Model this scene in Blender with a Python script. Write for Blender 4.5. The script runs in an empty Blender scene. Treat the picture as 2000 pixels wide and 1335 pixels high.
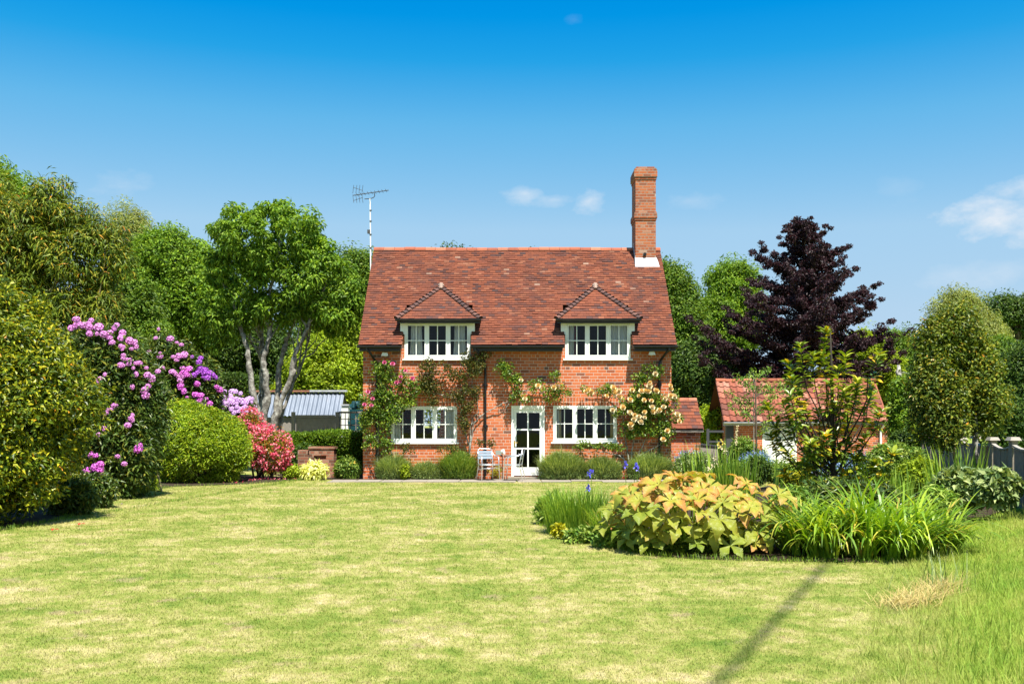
import bpy, math, random
import numpy as np
from mathutils import Vector
random.seed(7)
RNG = np.random.default_rng(11)
C = bpy.context.scene.collection
SC = bpy.context.scene
PI = math.pi

# ------------------------------------------------------------------ camera
F = 1944.0            # focal length in photo pixels; eye 1.6 m above the lawn
cam = bpy.data.objects.new('camera', bpy.data.cameras.new('camera'))
C.objects.link(cam)
cam.location = (0, 0, 1.6)
cam.rotation_euler = (PI/2, 0, 0)
cam.data.lens = 36*F/2000
cam.data.sensor_width = 36
cam.data.shift_y = (828-667.5)/2000
cam.data.clip_end = 2000
SC.camera = cam
SC.view_settings.view_transform = 'Standard'
SC.view_settings.look = 'None'
SC.view_settings.exposure = 1.08
SC.view_settings.gamma = 1
SC.cycles.max_bounces = 8
SC.cycles.transparent_max_bounces = 8
SC.cycles.caustics_reflective = False
SC.cycles.caustics_refractive = False

# ------------------------------------------------------------------ light
SUN = Vector((0.18, -0.45, 0.98)).normalized()      # towards the sun
sl = bpy.data.lights.new('sun', 'SUN')
sl.energy = 5.0
sl.angle = math.radians(0.5)
sl.color = (1.0, 0.95, 0.86)
so = bpy.data.objects.new('sun', sl)
C.objects.link(so)
so.rotation_euler = SUN.to_track_quat('Z', 'Y').to_euler()

W = bpy.data.worlds.new('World')
SC.world = W
W.use_nodes = True
wn, wl = W.node_tree.nodes, W.node_tree.links
wn.clear()
def wnode(t, **k):
    n = wn.new(t)
    for a, b in k.items():
        setattr(n, a, b)
    return n
sky = wnode('ShaderNodeTexSky', sky_type='NISHITA', sun_disc=False)
sky.sun_elevation = math.asin(SUN.z)
sky.sun_rotation = math.atan2(SUN.x, SUN.y)
sky.air_density = 1.0
sky.dust_density = 0.6
sky.ozone_density = 3.0
# the photograph's sky is graded deeper and bluer than the physical one: a curve for each channel
split = wnode('ShaderNodeSeparateColor')
wl.new(sky.outputs[0], split.inputs[0])
graded = wnode('ShaderNodeCombineColor')
for ch, pts in enumerate(([(1.275, .0), (1.40, .06), (1.65, .48), (2.35, 1.38), (3.45, 1.68), (6, 2.0)],
                          [(2.0, .98), (2.125, 1.10), (2.7, 1.74), (3.7, 2.30), (4.9, 2.42), (7, 2.55)],
                          [(3.6, 2.75), (3.75, 2.86), (4.55, 3.05), (5.6, 3.18), (6.1, 3.15), (8, 3.1)])):
    dv_ = wnode('ShaderNodeMath', operation='DIVIDE'); dv_.inputs[1].default_value = 8
    wl.new(split.outputs[ch], dv_.inputs[0])
    rp = wnode('ShaderNodeValToRGB'); wl.new(dv_.outputs[0], rp.inputs[0])
    els = rp.color_ramp.elements
    els.remove(els[1])
    els[0].position = pts[0][0]/8; els[0].color = (pts[0][1]/4,)*3+(1,)
    for a_, b_ in pts[1:]:
        e_ = els.new(a_/8); e_.color = (b_/4,)*3+(1,)
    ml = wnode('ShaderNodeMath', operation='MULTIPLY'); ml.inputs[1].default_value = 4
    wl.new(rp.outputs[0], ml.inputs[0]); wl.new(ml.outputs[0], graded.inputs[ch])
geo = wnode('ShaderNodeTexCoord')
sep = wnode('ShaderNodeSeparateXYZ')
wl.new(geo.outputs['Generated'], sep.inputs[0])
def wmath(op, a, b=None, c=None, clamp=False):
    n = wnode('ShaderNodeMath', operation=op, use_clamp=clamp)
    for i, x in enumerate((a, b, c)):
        if x is None:
            continue
        if isinstance(x, (int, float)):
            n.inputs[i].default_value = x
        else:
            wl.new(x, n.inputs[i])
    return n.outputs[0]
az = wmath('ARCTAN2', sep.outputs['X'], sep.outputs['Y'])
el = wmath('ARCSINE', sep.outputs['Z'])
nz = wnode('ShaderNodeTexNoise')
nz.inputs['Scale'].default_value = 22
nz.inputs['Detail'].default_value = 6
nz.inputs['Roughness'].default_value = 0.6
mpn = wnode('ShaderNodeMapping')
mpn.inputs['Scale'].default_value = (1, 1, 2.0)
wl.new(geo.outputs['Generated'], mpn.inputs[0])
wl.new(mpn.outputs[0], nz.inputs['Vector'])
cloud = None
# small fair-weather clouds: azimuth, elevation, half widths (radians), density
def dirpx(u, v):
    a = math.atan2(u-1000, F)
    e = math.atan2(828-v, math.hypot(F, u-1000))
    return a, e
for (u, v, ru, rv, den) in [(1025, 378, 45, 20, .6), (1085, 390, 60, 14, .5), (1150, 393, 40, 24, .75),
                            (1965, 425, 95, 34, 1.0), (2010, 365, 60, 24, .75), (1915, 535, 130, 26, .3),
                            (235, 365, 60, 25, .28), (1350, 392, 60, 18, .25), (1120, 38, 22, 10, .07),
                            (2100, 440, 120, 40, .9), (1760, 370, 40, 26, .12)]:
    a, e = dirpx(u, v)
    x = wmath('MULTIPLY', wmath('SUBTRACT', az, a), F/ru)
    y = wmath('MULTIPLY', wmath('SUBTRACT', el, e), F/rv)
    r = wmath('SQRT', wmath('ADD', wmath('MULTIPLY', x, x), wmath('MULTIPLY', y, y)))
    m = wmath('ADD', wmath('SUBTRACT', 1.0, r), wmath('MULTIPLY', wmath('SUBTRACT', nz.outputs['Fac'], .5), 3.0))
    m = wmath('MULTIPLY', wmath('MULTIPLY', m, .75, clamp=True), den)
    cloud = m if cloud is None else wmath('MAXIMUM', cloud, m)
cm = wnode('ShaderNodeMix', data_type='RGBA')
cm.inputs[7].default_value = (3.2, 3.3, 3.45, 1)
wl.new(cloud, cm.inputs[0])
wl.new(graded.outputs[0], cm.inputs[6])
bg = wnode('ShaderNodeBackground')
bg.inputs['Strength'].default_value = 0.13
wl.new(cm.outputs[2], bg.inputs['Color'])
wo = wnode('ShaderNodeOutputWorld')
wl.new(bg.outputs[0], wo.inputs[0])

# ------------------------------------------------------------------ pixel helpers (photo pixel + depth -> place in the garden)
def P(u, v, y):
    return np.array(((u-1000)*y/F, y, 1.6-(v-828)*y/F))
def X(u, y):
    return (u-1000)*y/F
def Z(v, y):
    return 1.6-(v-828)*y/F
def gy(v, z=0.0):
    return F*(1.6-z)/(v-828)
def rise(x, y):
    """height of the ground: the lawn is level, a grassy bank climbs on the right"""
    e = 2.35+0.43*(np.asarray(y)-6.1)
    e = np.minimum(e, 5.4+0.32*(np.asarray(y)-12))
    t = np.clip((np.asarray(x)-e)/3.4, 0, 1)
    return 0.42*t*t*(3-2*t)

# ------------------------------------------------------------------ material helpers
MATS = {}
class NT:
    def __init__(s, name):
        s.m = bpy.data.materials.new(name)
        s.m.use_nodes = True
        s.n, s.l = s.m.node_tree.nodes, s.m.node_tree.links
        s.n.clear()
        MATS[name] = s.m
    def add(s, t, inp=None, **k):
        n = s.n.new(t)
        for a, b in k.items():
            setattr(n, a, b)
        for a, b in (inp or {}).items():
            s.set(n.inputs[a], b)
        return n
    def set(s, sock, b):
        if hasattr(b, 'is_output'):
            s.l.new(b, sock)
        elif isinstance(b, (tuple, list)) and len(b) == 3 and sock.type == 'RGBA':
            sock.default_value = (*b, 1)
        else:
            sock.default_value = b
    def math(s, op, a, b=0.0, clamp=False):
        n = s.add('ShaderNodeMath', {0: a, 1: b}, operation=op, use_clamp=clamp)
        return n.outputs[0]
    def ramp(s, fac, stops, interp='LINEAR'):
        n = s.add('ShaderNodeValToRGB', {0: fac})
        cr = n.color_ramp
        cr.interpolation = interp
        while len(cr.elements) > 1:
            cr.elements.remove(cr.elements[-1])
        cr.elements[0].position = stops[0][0]
        cr.elements[0].color = (*stops[0][1], 1) if len(stops[0][1]) == 3 else stops[0][1]
        for p, c in stops[1:]:
            e = cr.elements.new(p)
            e.color = (*c, 1)
        return n.outputs[0]
    def noise(s, scale, detail=3, rough=.55, vec=None, stretch=None):
        if vec is None:
            vec = s.pos()
        if stretch:
            mp = s.add('ShaderNodeMapping', {0: vec})
            mp.inputs['Scale'].default_value = stretch
            vec = mp.outputs[0]
        n = s.add('ShaderNodeTexNoise', {'Vector': vec, 'Scale': scale, 'Detail': detail, 'Roughness': rough})
        return n.outputs['Fac']
    def pos(s):
        if not hasattr(s, '_g'):
            s._g = s.add('ShaderNodeNewGeometry')
        return s._g.outputs['Position']
    def island(s):
        s.pos()
        return s._g.outputs['Random Per Island']
    def mix(s, fac, a, b, mode='MIX'):
        n = s.add('ShaderNodeMix', data_type='RGBA', blend_type=mode)
        s.set(n.inputs[0], fac); s.set(n.inputs[6], a); s.set(n.inputs[7], b)
        return n.outputs[2]
    def bump(s, h, strength=.5, dist=.01):
        return s.add('ShaderNodeBump', {'Height': h, 'Strength': strength, 'Distance': dist}).outputs[0]
    def out(s, sh):
        s.l.new(sh, s.add('ShaderNodeOutputMaterial').inputs[0])
        return s.m
    def princ(s, col, rough=.6, spec=.4, metal=0.0, normal=None, **k):
        i = {'Base Color': col, 'Roughness': rough, 'Specular IOR Level': spec, 'Metallic': metal}
        if normal is not None:
            i['Normal'] = normal
        i.update(k)
        return s.add('ShaderNodeBsdfPrincipled', i).outputs[0]

def simple(name, col, rough=.6, spec=.4, metal=0.0, var=.15, scale=8, bump=0.0, bscale=40):
    t = NT(name)
    n = t.noise(scale, 4)
    c = t.mix(n, tuple(x*(1-var) for x in col), tuple(min(1, x*(1+var)) for x in col))
    nm = t.bump(t.noise(bscale, 4), bump, .01) if bump else None
    return t.out(t.princ(c, rough, spec, metal, nm))

LEAFGAIN = 2.25
def leafmat(name, stops, trans=.35, rough=.5, spec=.25, nscale=.9, namt=.25, tint=(1.25, 1.15, .45), gain=True):
    t = NT(name)
    base = t.ramp(t.island(), [(p, tuple(min(.9, x*LEAFGAIN*g) for x, g in zip(c, (1.26, 1.0, .8)))) for p, c in stops] if gain else stops)
    n = t.noise(nscale, 3)
    v = t.math('ADD', t.math('MULTIPLY', t.math('SUBTRACT', n, .5), namt*4), 1.0)
    col = t.add('ShaderNodeHueSaturation', {'Color': base, 'Value': v}).outputs[0]
    p = t.princ(col, rough, spec)
    tc = t.mix(1.0, col, tint, 'MULTIPLY')
    tr = t.add('ShaderNodeBsdfTranslucent', {'Color': tc}).outputs[0]
    ms = t.add('ShaderNodeMixShader', {0: trans})
    t.l.new(p, ms.inputs[1]); t.l.new(tr, ms.inputs[2])
    return t.out(ms.outputs[0])

def brickmat(name, tones, mortar=(.72, .62, .52), bw=.25, rh=.0885, ms=.0065, soldier=False, white=0.0, soot=.22):
    t = NT(name)
    pos = t.pos()
    sp = t.add('ShaderNodeSeparateXYZ', {0: pos})
    ns = t.add('ShaderNodeSeparateXYZ', {0: t._g.outputs['True Normal']})
    side = t.math('GREATER_THAN', t.math('ABSOLUTE', ns.outputs[0]), .5)
    h = t.math('ADD', t.math('MULTIPLY', sp.outputs[0], t.math('SUBTRACT', 1.0, side)),
               t.math('MULTIPLY', sp.outputs[1], side))
    wob = t.math('MULTIPLY', t.math('SUBTRACT', t.noise(9, 2), .5), .008)
    z = t.math('ADD', sp.outputs[2], wob)
    cb = t.add('ShaderNodeCombineXYZ', {0: z if soldier else h, 1: h if soldier else z})
    br = t.add('ShaderNodeTexBrick', {'Vector': cb.outputs[0], 'Color1': (0, 0, 0), 'Color2': (1, 1, 1), 'Mortar': (0, 0, 0),
                                      'Scale': 1.0, 'Mortar Size': ms, 'Mortar Smooth': .3, 'Bias': 0.0,
                                      'Brick Width': bw, 'Row Height': rh})
    br.offset = .5 if not soldier else 0.0
    br.squash = .5
    br.squash_frequency = 4
    val = t.add('ShaderNodeSeparateColor', {0: br.outputs[0]}).outputs[0]
    n = t.noise(14, 5, .7)
    col = t.ramp(val, tones)
    col = t.mix(t.math('MULTIPLY', n, .28), col, (.2, .06, .03), 'MIX')
    stain = t.ramp(t.noise(1.1, 5, .65), [(.42, (0, 0, 0)), (.75, (1, 1, 1))])
    col = t.mix(t.math('MULTIPLY', stain, soot), col, (.24, .11, .07))
    pale = t.ramp(t.noise(1.9, 6, .7), [(.60, (0, 0, 0)), (.72, (1, 1, 1))])
    col = t.mix(t.math('MULTIPLY', pale, .3+white), col, (.62, .48, .40))
    mc = t.mix(t.noise(6, 4), mortar, tuple(x*.6 for x in mortar))
    col = t.mix(br.outputs['Fac'], col, mc)
    hgt = t.math('ADD', t.math('MULTIPLY', br.outputs['Fac'], -1.0), t.math('MULTIPLY', n, .5))
    return t.out(t.princ(col, .85, .2, normal=t.bump(hgt, .6, .012)))

BR = [(0, (.13, .075, .06)), (.08, (.30, .09, .045)), (.2, (.50, .125, .045)), (.6, (.60, .15, .05)), (.85, (.66, .19, .07)), (1, (.50, .17, .09))]
M_brick = brickmat('red_brick', BR)
M_soldier = brickmat('red_brick_on_end', BR, soldier=True)
M_chim = brickmat('weathered_chimney_brick', [(0, (.22, .085, .05)), (.3, (.33, .095, .042)), (.6, (.40, .115, .045)), (.9, (.44, .14, .055)), (.97, (.38, .22, .15)), (1, (.55, .46, .36))], mortar=(.40, .33, .26), ms=.009, white=-.25, soot=.12)
M_oldbrick = brickmat('mossy_brick', [(0, (.10, .06, .04)), (.3, (.26, .10, .06)), (.7, (.36, .15, .09)), (1, (.42, .25, .17))], mortar=(.3, .28, .2), white=.25)

def tilemat(name, stops, dark=.6):
    t = NT(name)
    col = t.ramp(t.island(), stops)
    streak = t.ramp(t.noise(1.0, 6, .7, stretch=(1.4, .45, .45)), [(.46, (0, 0, 0)), (.72, (1, 1, 1))])
    col = t.mix(t.math('MULTIPLY', streak, dark), col, (.07, .035, .03))
    sp = t.ramp(t.noise(11, 5, .7), [(.68, (0, 0, 0)), (.74, (1, 1, 1))])
    col = t.mix(t.math('MULTIPLY', sp, .35), col, (.5, .42, .34))
    fine = t.noise(45, 4, .7)
    col = t.mix(t.math('MULTIPLY', fine, .25), col, (.12, .05, .03))
    # darker colour on the lower edge and sides of each tile
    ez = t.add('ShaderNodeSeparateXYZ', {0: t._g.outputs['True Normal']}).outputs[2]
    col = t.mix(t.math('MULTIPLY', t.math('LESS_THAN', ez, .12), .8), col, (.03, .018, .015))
    return t.out(t.princ(col, .85, .2, normal=t.bump(fine, .4, .006)))
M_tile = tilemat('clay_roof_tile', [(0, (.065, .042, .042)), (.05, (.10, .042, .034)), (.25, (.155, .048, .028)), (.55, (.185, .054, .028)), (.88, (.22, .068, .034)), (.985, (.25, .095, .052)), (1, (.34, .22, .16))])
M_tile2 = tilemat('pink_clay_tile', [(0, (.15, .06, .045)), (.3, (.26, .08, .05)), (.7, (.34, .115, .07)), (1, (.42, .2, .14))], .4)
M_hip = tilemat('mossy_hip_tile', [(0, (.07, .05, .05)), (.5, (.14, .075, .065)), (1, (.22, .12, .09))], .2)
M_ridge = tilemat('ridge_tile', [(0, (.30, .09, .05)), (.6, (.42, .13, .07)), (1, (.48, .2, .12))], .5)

M_white = simple('white_paint', (.84, .85, .79), .45, .4, var=.06, scale=5)
M_black = simple('black_gutter_paint', (.012, .012, .013), .35, .4, var=.3)
M_lead = simple('grey_lead', (.42, .44, .47), .6, .3, var=.35, scale=7, bump=.4, bscale=18)
M_darklead = simple('dark_lead', (.06, .062, .065), .6, .3)
M_brass = simple('brass', (.65, .45, .12), .3, .5, 1.0)
M_alu = simple('aluminium', (.82, .84, .86), .28, .5, .85, var=.05)
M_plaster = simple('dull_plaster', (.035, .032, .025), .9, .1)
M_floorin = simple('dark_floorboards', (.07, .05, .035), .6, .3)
M_curtain = None
def curtainmat(name, a, b=None):
    t = NT(name)
    if b is None:
        c = t.mix(t.noise(5), a, tuple(x*.9 for x in a))
    else:
        ck = t.add('ShaderNodeTexChecker', {'Vector': t.pos(), 'Color1': a, 'Color2': b, 'Scale': 22}).outputs[0]
        c = ck
    p = t.princ(c, .9, .05)
    tr = t.add('ShaderNodeBsdfTranslucent', {'Color': c}).outputs[0]
    ms = t.add('ShaderNodeMixShader', {0: .35, 1: p, 2: tr})
    return t.out(ms.outputs[0])
M_curtain = curtainmat('white_curtain', (.92, .92, .90))
M_check = curtainmat('red_checked_curtain', (.75, .6, .58), (.45, .12, .12))
M_redcur = curtainmat('dark_red_curtain', (.22, .03, .04))
M_yelcur = curtainmat('yellow_curtain', (.8, .62, .25))
def glassmat():
    t = NT('window_glass')
    g = t.add('ShaderNodeBsdfGlossy', {'Color': (1, 1, 1), 'Roughness': .02,
              'Normal': t.bump(t.noise(2.5, 2), .06, .02)}).outputs[0]
    tr = t.add('ShaderNodeBsdfTransparent', {'Color': (.95, .97, .96)}).outputs[0]
    fr = t.add('ShaderNodeFresnel', {'IOR': 1.36}).outputs[0]
    ms = t.add('ShaderNodeMixShader', {0: fr, 1: tr, 2: g})
    return t.out(ms.outputs[0])
M_glass = glassmat()
M_stone = simple('paving_stone', (.27, .235, .195), .85, .2, var=.3, scale=3, bump=.3)
M_oak = simple('weathered_oak', (.26, .235, .2), .85, .2, var=.35, scale=14, bump=.4)
M_fence = simple('silver_fence_wood', (.23, .195, .155), .85, .2, var=.4, scale=11, bump=.4)
M_palewood = simple('pale_fence_wood', (.33, .295, .245), .85, .2, var=.3, scale=9, bump=.4)
M_teal = simple('dark_teal_plastic', (.006, .05, .06), .45, .4, var=.2)
M_bark = simple('brown_bark', (.12, .095, .07), .9, .1, var=.5, scale=9, bump=.8, bscale=25)
M_darkbark = simple('dark_twig_bark', (.045, .038, .03), .9, .1, var=.4, scale=9)
def greybark():
    t = NT('grey_lichen_bark')
    n = t.noise(7, 6, .7)
    c = t.ramp(n, [(.3, (.05, .045, .04)), (.48, (.2, .185, .16)), (.6, (.42, .41, .36)), (.75, (.5, .5, .42))])
    return t.out(t.princ(c, .9, .1, normal=t.bump(n, .8, .03)))
M_greybark = greybark()
M_soil = simple('bed_soil', (.045, .032, .022), .95, .1, var=.5, scale=12, bump=.8)
def corrugated():
    t = NT('corrugated_iron')
    n = t.noise(1.2, 6, .7, stretch=(2, .6, .6))
    c = t.ramp(n, [(.3, (.12, .145, .185)), (.6, (.19, .22, .27)), (.75, (.26, .23, .22))])
    return t.out(t.princ(c, .5, .4, .3))
M_corr = corrugated()
M_rust = simple('rusty_ridge', (.3, .14, .09), .8, .2, var=.4)

# lawn colour, shared by the soil sheet and the blades so that patches agree
def lawncol(t):
    big = t.noise(.9, 7, .7, stretch=(1.0, 1.0, 1))
    med = t.noise(4.2, 6, .75, stretch=(1, 1, 1))
    fac = t.math('ADD', t.math('MULTIPLY', big, .5), t.math('MULTIPLY', med, .5))
    c = t.ramp(fac, [(.36, (.115, .195, .024)), (.445, (.20, .255, .04)), (.50, (.30, .315, .075)), (.555, (.42, .375, .145)), (.64, (.58, .48, .28))])
    bare = t.ramp(t.noise(1.7, 5, .62), [(.61, (0, 0, 0)), (.67, (1, 1, 1))])
    c = t.mix(t.math('MULTIPLY', bare, .6), c, (.40, .29, .18))
    # bank on the right stays a fresher green
    sp = t.add('ShaderNodeSeparateXYZ', {0: t.pos()})
    e = t.math('SUBTRACT', sp.outputs[0], t.math('ADD', 2.1-.43*6.1, t.math('MULTIPLY', sp.outputs[1], .43)))
    e = t.math('MULTIPLY', t.math('ADD', e, t.math('MULTIPLY', med, .8)), .8, clamp=True)
    g = t.ramp(fac, [(.38, (.15, .26, .025)), (.52, (.26, .34, .04)), (.66, (.42, .38, .10))])
    return t.mix(t.math('MULTIPLY', e, .9), c, g)
def lawnmats():
    t = NT('lawn_turf')
    c = lawncol(t)
    f = t.noise(60, 4, .7)
    c = t.mix(t.math('MULTIPLY', f, .5), c, (.10, .10, .03))
    m1 = t.out(t.princ(c, .9, .1, normal=t.bump(f, .5, .02)))
    t = NT('grass_blade')
    c = lawncol(t)
    v = t.math('ADD', t.math('MULTIPLY', t.island(), .55), .85)
    c = t.add('ShaderNodeHueSaturation', {'Color': c, 'Value': v,
              'Hue': t.math('ADD', .487, t.math('MULTIPLY', t.island(), .03))}).outputs[0]
    p = t.princ(c, .6, .2)
    tr = t.add('ShaderNodeBsdfTranslucent', {'Color': c}).outputs[0]
    ms = t.add('ShaderNodeMixShader', {0: .4, 1: p, 2: tr})
    m2 = t.out(ms.outputs[0])
    return m1, m2
M_lawn, M_blade = lawnmats()

# ------------------------------------------------------------------ mesh helpers
ORIG = {}
def link(o, parent=None, origin=None):
    C.objects.link(o)
    if parent is not None:
        o.parent = parent
        ORIG[o.name] = ORIG[parent.name]
    else:
        o.location = origin if origin is not None else (0, 0, 0)
        ORIG[o.name] = np.array(o.location, dtype=float)
    return o
def tag(o, label=None, cat=None, group=None, kind=None):
    for k, v in (('label', label), ('category', cat), ('group', group), ('kind', kind)):
        if v:
            o[k] = v
    return o
def thing(name, label, cat, loc=(0, 0, 0), group=None):
    o = bpy.data.objects.new(name, None)
    o.empty_display_size = .2
    link(o, None, loc)
    return tag(o, label, cat, group)
def npmesh(name, V, faces, mat, parent=None, origin=None, smooth=False, attr=None):
    """V (n,3) world coordinates; faces: array (m,k) or list of such arrays"""
    V = np.asarray(V, dtype=np.float64).reshape(-1, 3)
    org = ORIG[parent.name] if parent is not None else np.array(origin if origin is not None else (0, 0, 0), float)
    if not isinstance(faces, list):
        faces = [faces]
    faces = [np.asarray(f, dtype=np.int32) for f in faces if len(f)]
    m = bpy.data.meshes.new(name)
    m.vertices.add(len(V))
    m.vertices.foreach_set('co', (V-org).astype(np.float32).ravel())
    idx = np.concatenate([f.ravel() for f in faces])
    tot = np.concatenate([np.full(len(f), f.shape[1], np.int32) for f in faces])
    m.loops.add(len(idx))
    m.loops.foreach_set('vertex_index', idx)
    m.polygons.add(len(tot))
    m.polygons.foreach_set('loop_start', np.concatenate([[0], np.cumsum(tot)[:-1]]).astype(np.int32))
    m.polygons.foreach_set('use_smooth', np.full(len(tot), smooth, bool))
    if attr:
        for k, a in attr.items():
            at = m.attributes.new(k, 'FLOAT', 'POINT')
            at.data.foreach_set('value', np.asarray(a, np.float32).ravel())
    m.update(calc_edges=True)
    m.validate()
    if mat is not None:
        m.materials.append(mat)
    o = bpy.data.objects.new(name, m)
    return link(o, parent, org)

class MB:
    def __init__(s):
        s.v, s.f = [], []
    def quad(s, *p):
        i = len(s.v)
        s.v += [tuple(map(float, q)) for q in p]
        s.f.append(tuple(range(i, i+len(p))))
    def box(s, x0, x1, y0, y1, z0, z1):
        s.hexa([(x0, y0, z0), (x1, y0, z0), (x1, y1, z0), (x0, y1, z0), (x0, y0, z1), (x1, y0, z1), (x1, y1, z1), (x0, y1, z1)])
    def hexa(s, p):
        i = len(s.v)
        s.v += [tuple(map(float, q)) for q in p]
        for f in ((0, 3, 2, 1), (4, 5, 6, 7), (0, 1, 5, 4), (1, 2, 6, 5), (2, 3, 7, 6), (3, 0, 4, 7)):
            s.f.append(tuple(i+k for k in f))
    def bar(s, a, b, w, h, up=(0, 0, 1)):
        a, b = Vector(a), Vector(b)
        d = (b-a).normalized()
        u = Vector(up)
        if abs(d.dot(u)) > .95:
            u = Vector((0, 1, 0))
        r = d.cross(u).normalized()*w/2
        u = r.cross(d).normalized()*h/2
        s.hexa([a-r-u, a+r-u, b+r-u, b-r-u, a-r+u, a+r+u, b+r+u, b-r+u])
    def tube(s, pts, rad, n=7, cap=True):
        pts = [Vector(p) for p in pts]
        if isinstance(rad, (int, float)):
            rad = [rad]*len(pts)
        i0 = len(s.v)
        u = None
        for k, p in enumerate(pts):
            d = (pts[min(k+1, len(pts)-1)]-pts[max(k-1, 0)]).normalized()
            if u is None:
                u = d.orthogonal().normalized()
            u = (u-d*u.dot(d))
            u = u.normalized() if u.length > 1e-6 else d.orthogonal().normalized()
            w = d.cross(u)
            for q in range(n):
                a = 2*PI*q/n
                s.v.append(tuple(p+(u*math.cos(a)+w*math.sin(a))*rad[k]))
        for k in range(len(pts)-1):
            for q in range(n):
                a, b = i0+k*n+q, i0+k*n+(q+1) % n
                s.f.append((a, b, b+n, a+n))
        if cap:
            s.f.append(tuple(i0+q for q in range(n))[::-1])
            s.f.append(tuple(i0+(len(pts)-1)*n+q for q in range(n)))
    def build(s, name, mat, parent=None, origin=None, smooth=False, label=None):
        by = {}
        for f in s.f:
            by.setdefault(len(f), []).append(f)
        o = npmesh(name, np.array(s.v), [np.array(x) for x in by.values()], mat, parent, origin, smooth)
        if label:
            o['label'] = label
        return o
def children(o):
    return [c for c in C.objects if c.parent == o]
def copy_tree(o, parent=None):
    c = o.copy()
    C.objects.link(c)
    if parent is not None:
        c.parent = parent
    for ch in children(o):
        copy_tree(ch, c)
    return c

def norm(a):
    return a/np.maximum(np.linalg.norm(a, axis=-1, keepdims=True), 1e-9)
def rdir(n):
    return norm(RNG.normal(size=(n, 3)))
UP = np.array((0, 0, 1.0))
def leaf_geo(Pt, D, N, L, Wd, fold=.18, curl=.15):
    n = len(Pt)
    L = np.broadcast_to(L, n)[:, None]; Wd = np.broadcast_to(Wd, n)[:, None]
    N = norm(N-D*np.sum(N*D, 1, keepdims=True))
    S = np.cross(D, N)
    v = np.empty((n, 4, 3))
    v[:, 0] = Pt
    v[:, 1] = Pt+D*L*.48+S*Wd*.5+N*Wd*fold
    v[:, 2] = Pt+D*L-N*L*curl
    v[:, 3] = Pt+D*L*.48-S*Wd*.5+N*Wd*fold
    return v.reshape(-1, 3), np.arange(n*4).reshape(n, 4)
def leaf_geo6(Pt, D, N, L, Wd, fold=.15, curl=.2):
    """larger leaf: two quads meeting on the midrib"""
    n = len(Pt)
    L = np.broadcast_to(L, n)[:, None]; Wd = np.broadcast_to(Wd, n)[:, None]
    N = norm(N-D*np.sum(N*D, 1, keepdims=True))
    S = np.cross(D, N)
    v = np.empty((n, 7, 3))
    v[:, 0] = Pt
    v[:, 1] = Pt+D*L*.35+S*Wd*.46+N*Wd*fold
    v[:, 2] = Pt+D*L*.72+S*Wd*.40+N*(Wd*fold-L*curl*.4)
    v[:, 3] = Pt+D*L-N*L*curl
    v[:, 4] = Pt+D*L*.72-S*Wd*.40+N*(Wd*fold-L*curl*.4)
    v[:, 5] = Pt+D*L*.35-S*Wd*.46+N*Wd*fold
    v[:, 6] = Pt+D*L*.6-N*L*curl*.3
    b = (np.arange(n)*7)[:, None]
    f = np.concatenate([b+np.array([0, 1, 2, 6]), b+np.array([6, 2, 3, 4]), b+np.array([0, 6, 4, 5])])
    return v.reshape(-1, 3), f
def clump_leaves(cen, R, per, L, Wd, flat=.8, out=.5, droop=.2, upn=.75, jit=.38, big=False, lo=.45, fold=.18, curl=.15):
    k = len(cen)
    n = k*per
    R = np.broadcast_to(R, k)
    ci = np.repeat(np.arange(k), per)
    u = rdir(n)
    rr = lo+(1-lo)*np.sqrt(RNG.random(n))
    off = u*(R[ci]*rr)[:, None]*np.array((1, 1, flat))
    p = cen[ci]+off
    N = norm(u*.6+UP*upn+RNG.normal(size=(n, 3))*jit)
    D = norm(np.cross(N, rdir(n))+u*out-UP*droop)
    Ls = L*(.65+.7*RNG.random(n)); Ws = Wd*(.7+.6*RNG.random(n))
    return (leaf_geo6 if big else leaf_geo)(p-D*Ls[:, None]*.4, D, N, Ls, Ws, fold, curl)
def join(parts):
    vs, fs, o = [], [], 0
    for v, f in parts:
        vs.append(v); fs.append(f+o); o += len(v)
    w = {}
    for f in fs:
        w.setdefault(f.shape[1], []).append(f)
    return np.concatenate(vs), [np.concatenate(x) for x in w.values()]
def E(u0, u1, v0, v1, y, df=.9):
    """ellipsoid that fills a photo rectangle at depth y"""
    rx = (u1-u0)/2*y/F; rz = (v1-v0)/2*y/F
    return (X((u0+u1)/2, y), y, Z((v0+v1)/2, y), rx, rx*df, rz)
def shell_points(ells, k, lo=.7, inner=.8, zmin=.05):
    ells = np.array(ells)
    w = ells[:, 3]*ells[:, 5]
    w = w/w.sum()
    out = []
    cnt = 0
    while cnt < k:
        m = k*2
        i = RNG.choice(len(ells), m, p=w)
        u = rdir(m)
        r = lo+(1-lo)*RNG.random(m)**.6
        p = ells[i, :3]+u*r[:, None]*ells[i, 3:]
        ok = p[:, 2] > zmin
        for j in range(len(ells)):
            d = np.linalg.norm((p-ells[j, :3])/ells[j, 3:], axis=1)
            ok &= (i == j) | (d > inner)
        p = p[ok]
        out.append(p); cnt += len(p)
    return np.concatenate(out)[:k]
def front_hit(u, v, ells):
    """where the sight line through a photo point first meets the bush"""
    d = np.array(((u-1000)/F, 1.0, (828-v)/F)); o = np.array((0, 0, 1.6))
    best = None
    for e in ells:
        c = np.array(e[:3]); r = np.array(e[3:])
        a = d/r; b = (o-c)/r
        A, B, Cc = a@a, 2*a@b, b@b-1
        q = B*B-4*A*Cc
        if q >= 0:
            t = (-B-math.sqrt(q))/(2*A)
        else:
            t = -B/(2*A)
            if math.sqrt(max(0, Cc+1-B*B/4/A)) > 1.35:
                continue
        if best is None or t < best:
            best = t
    return None if best is None else o+d*best
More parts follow.
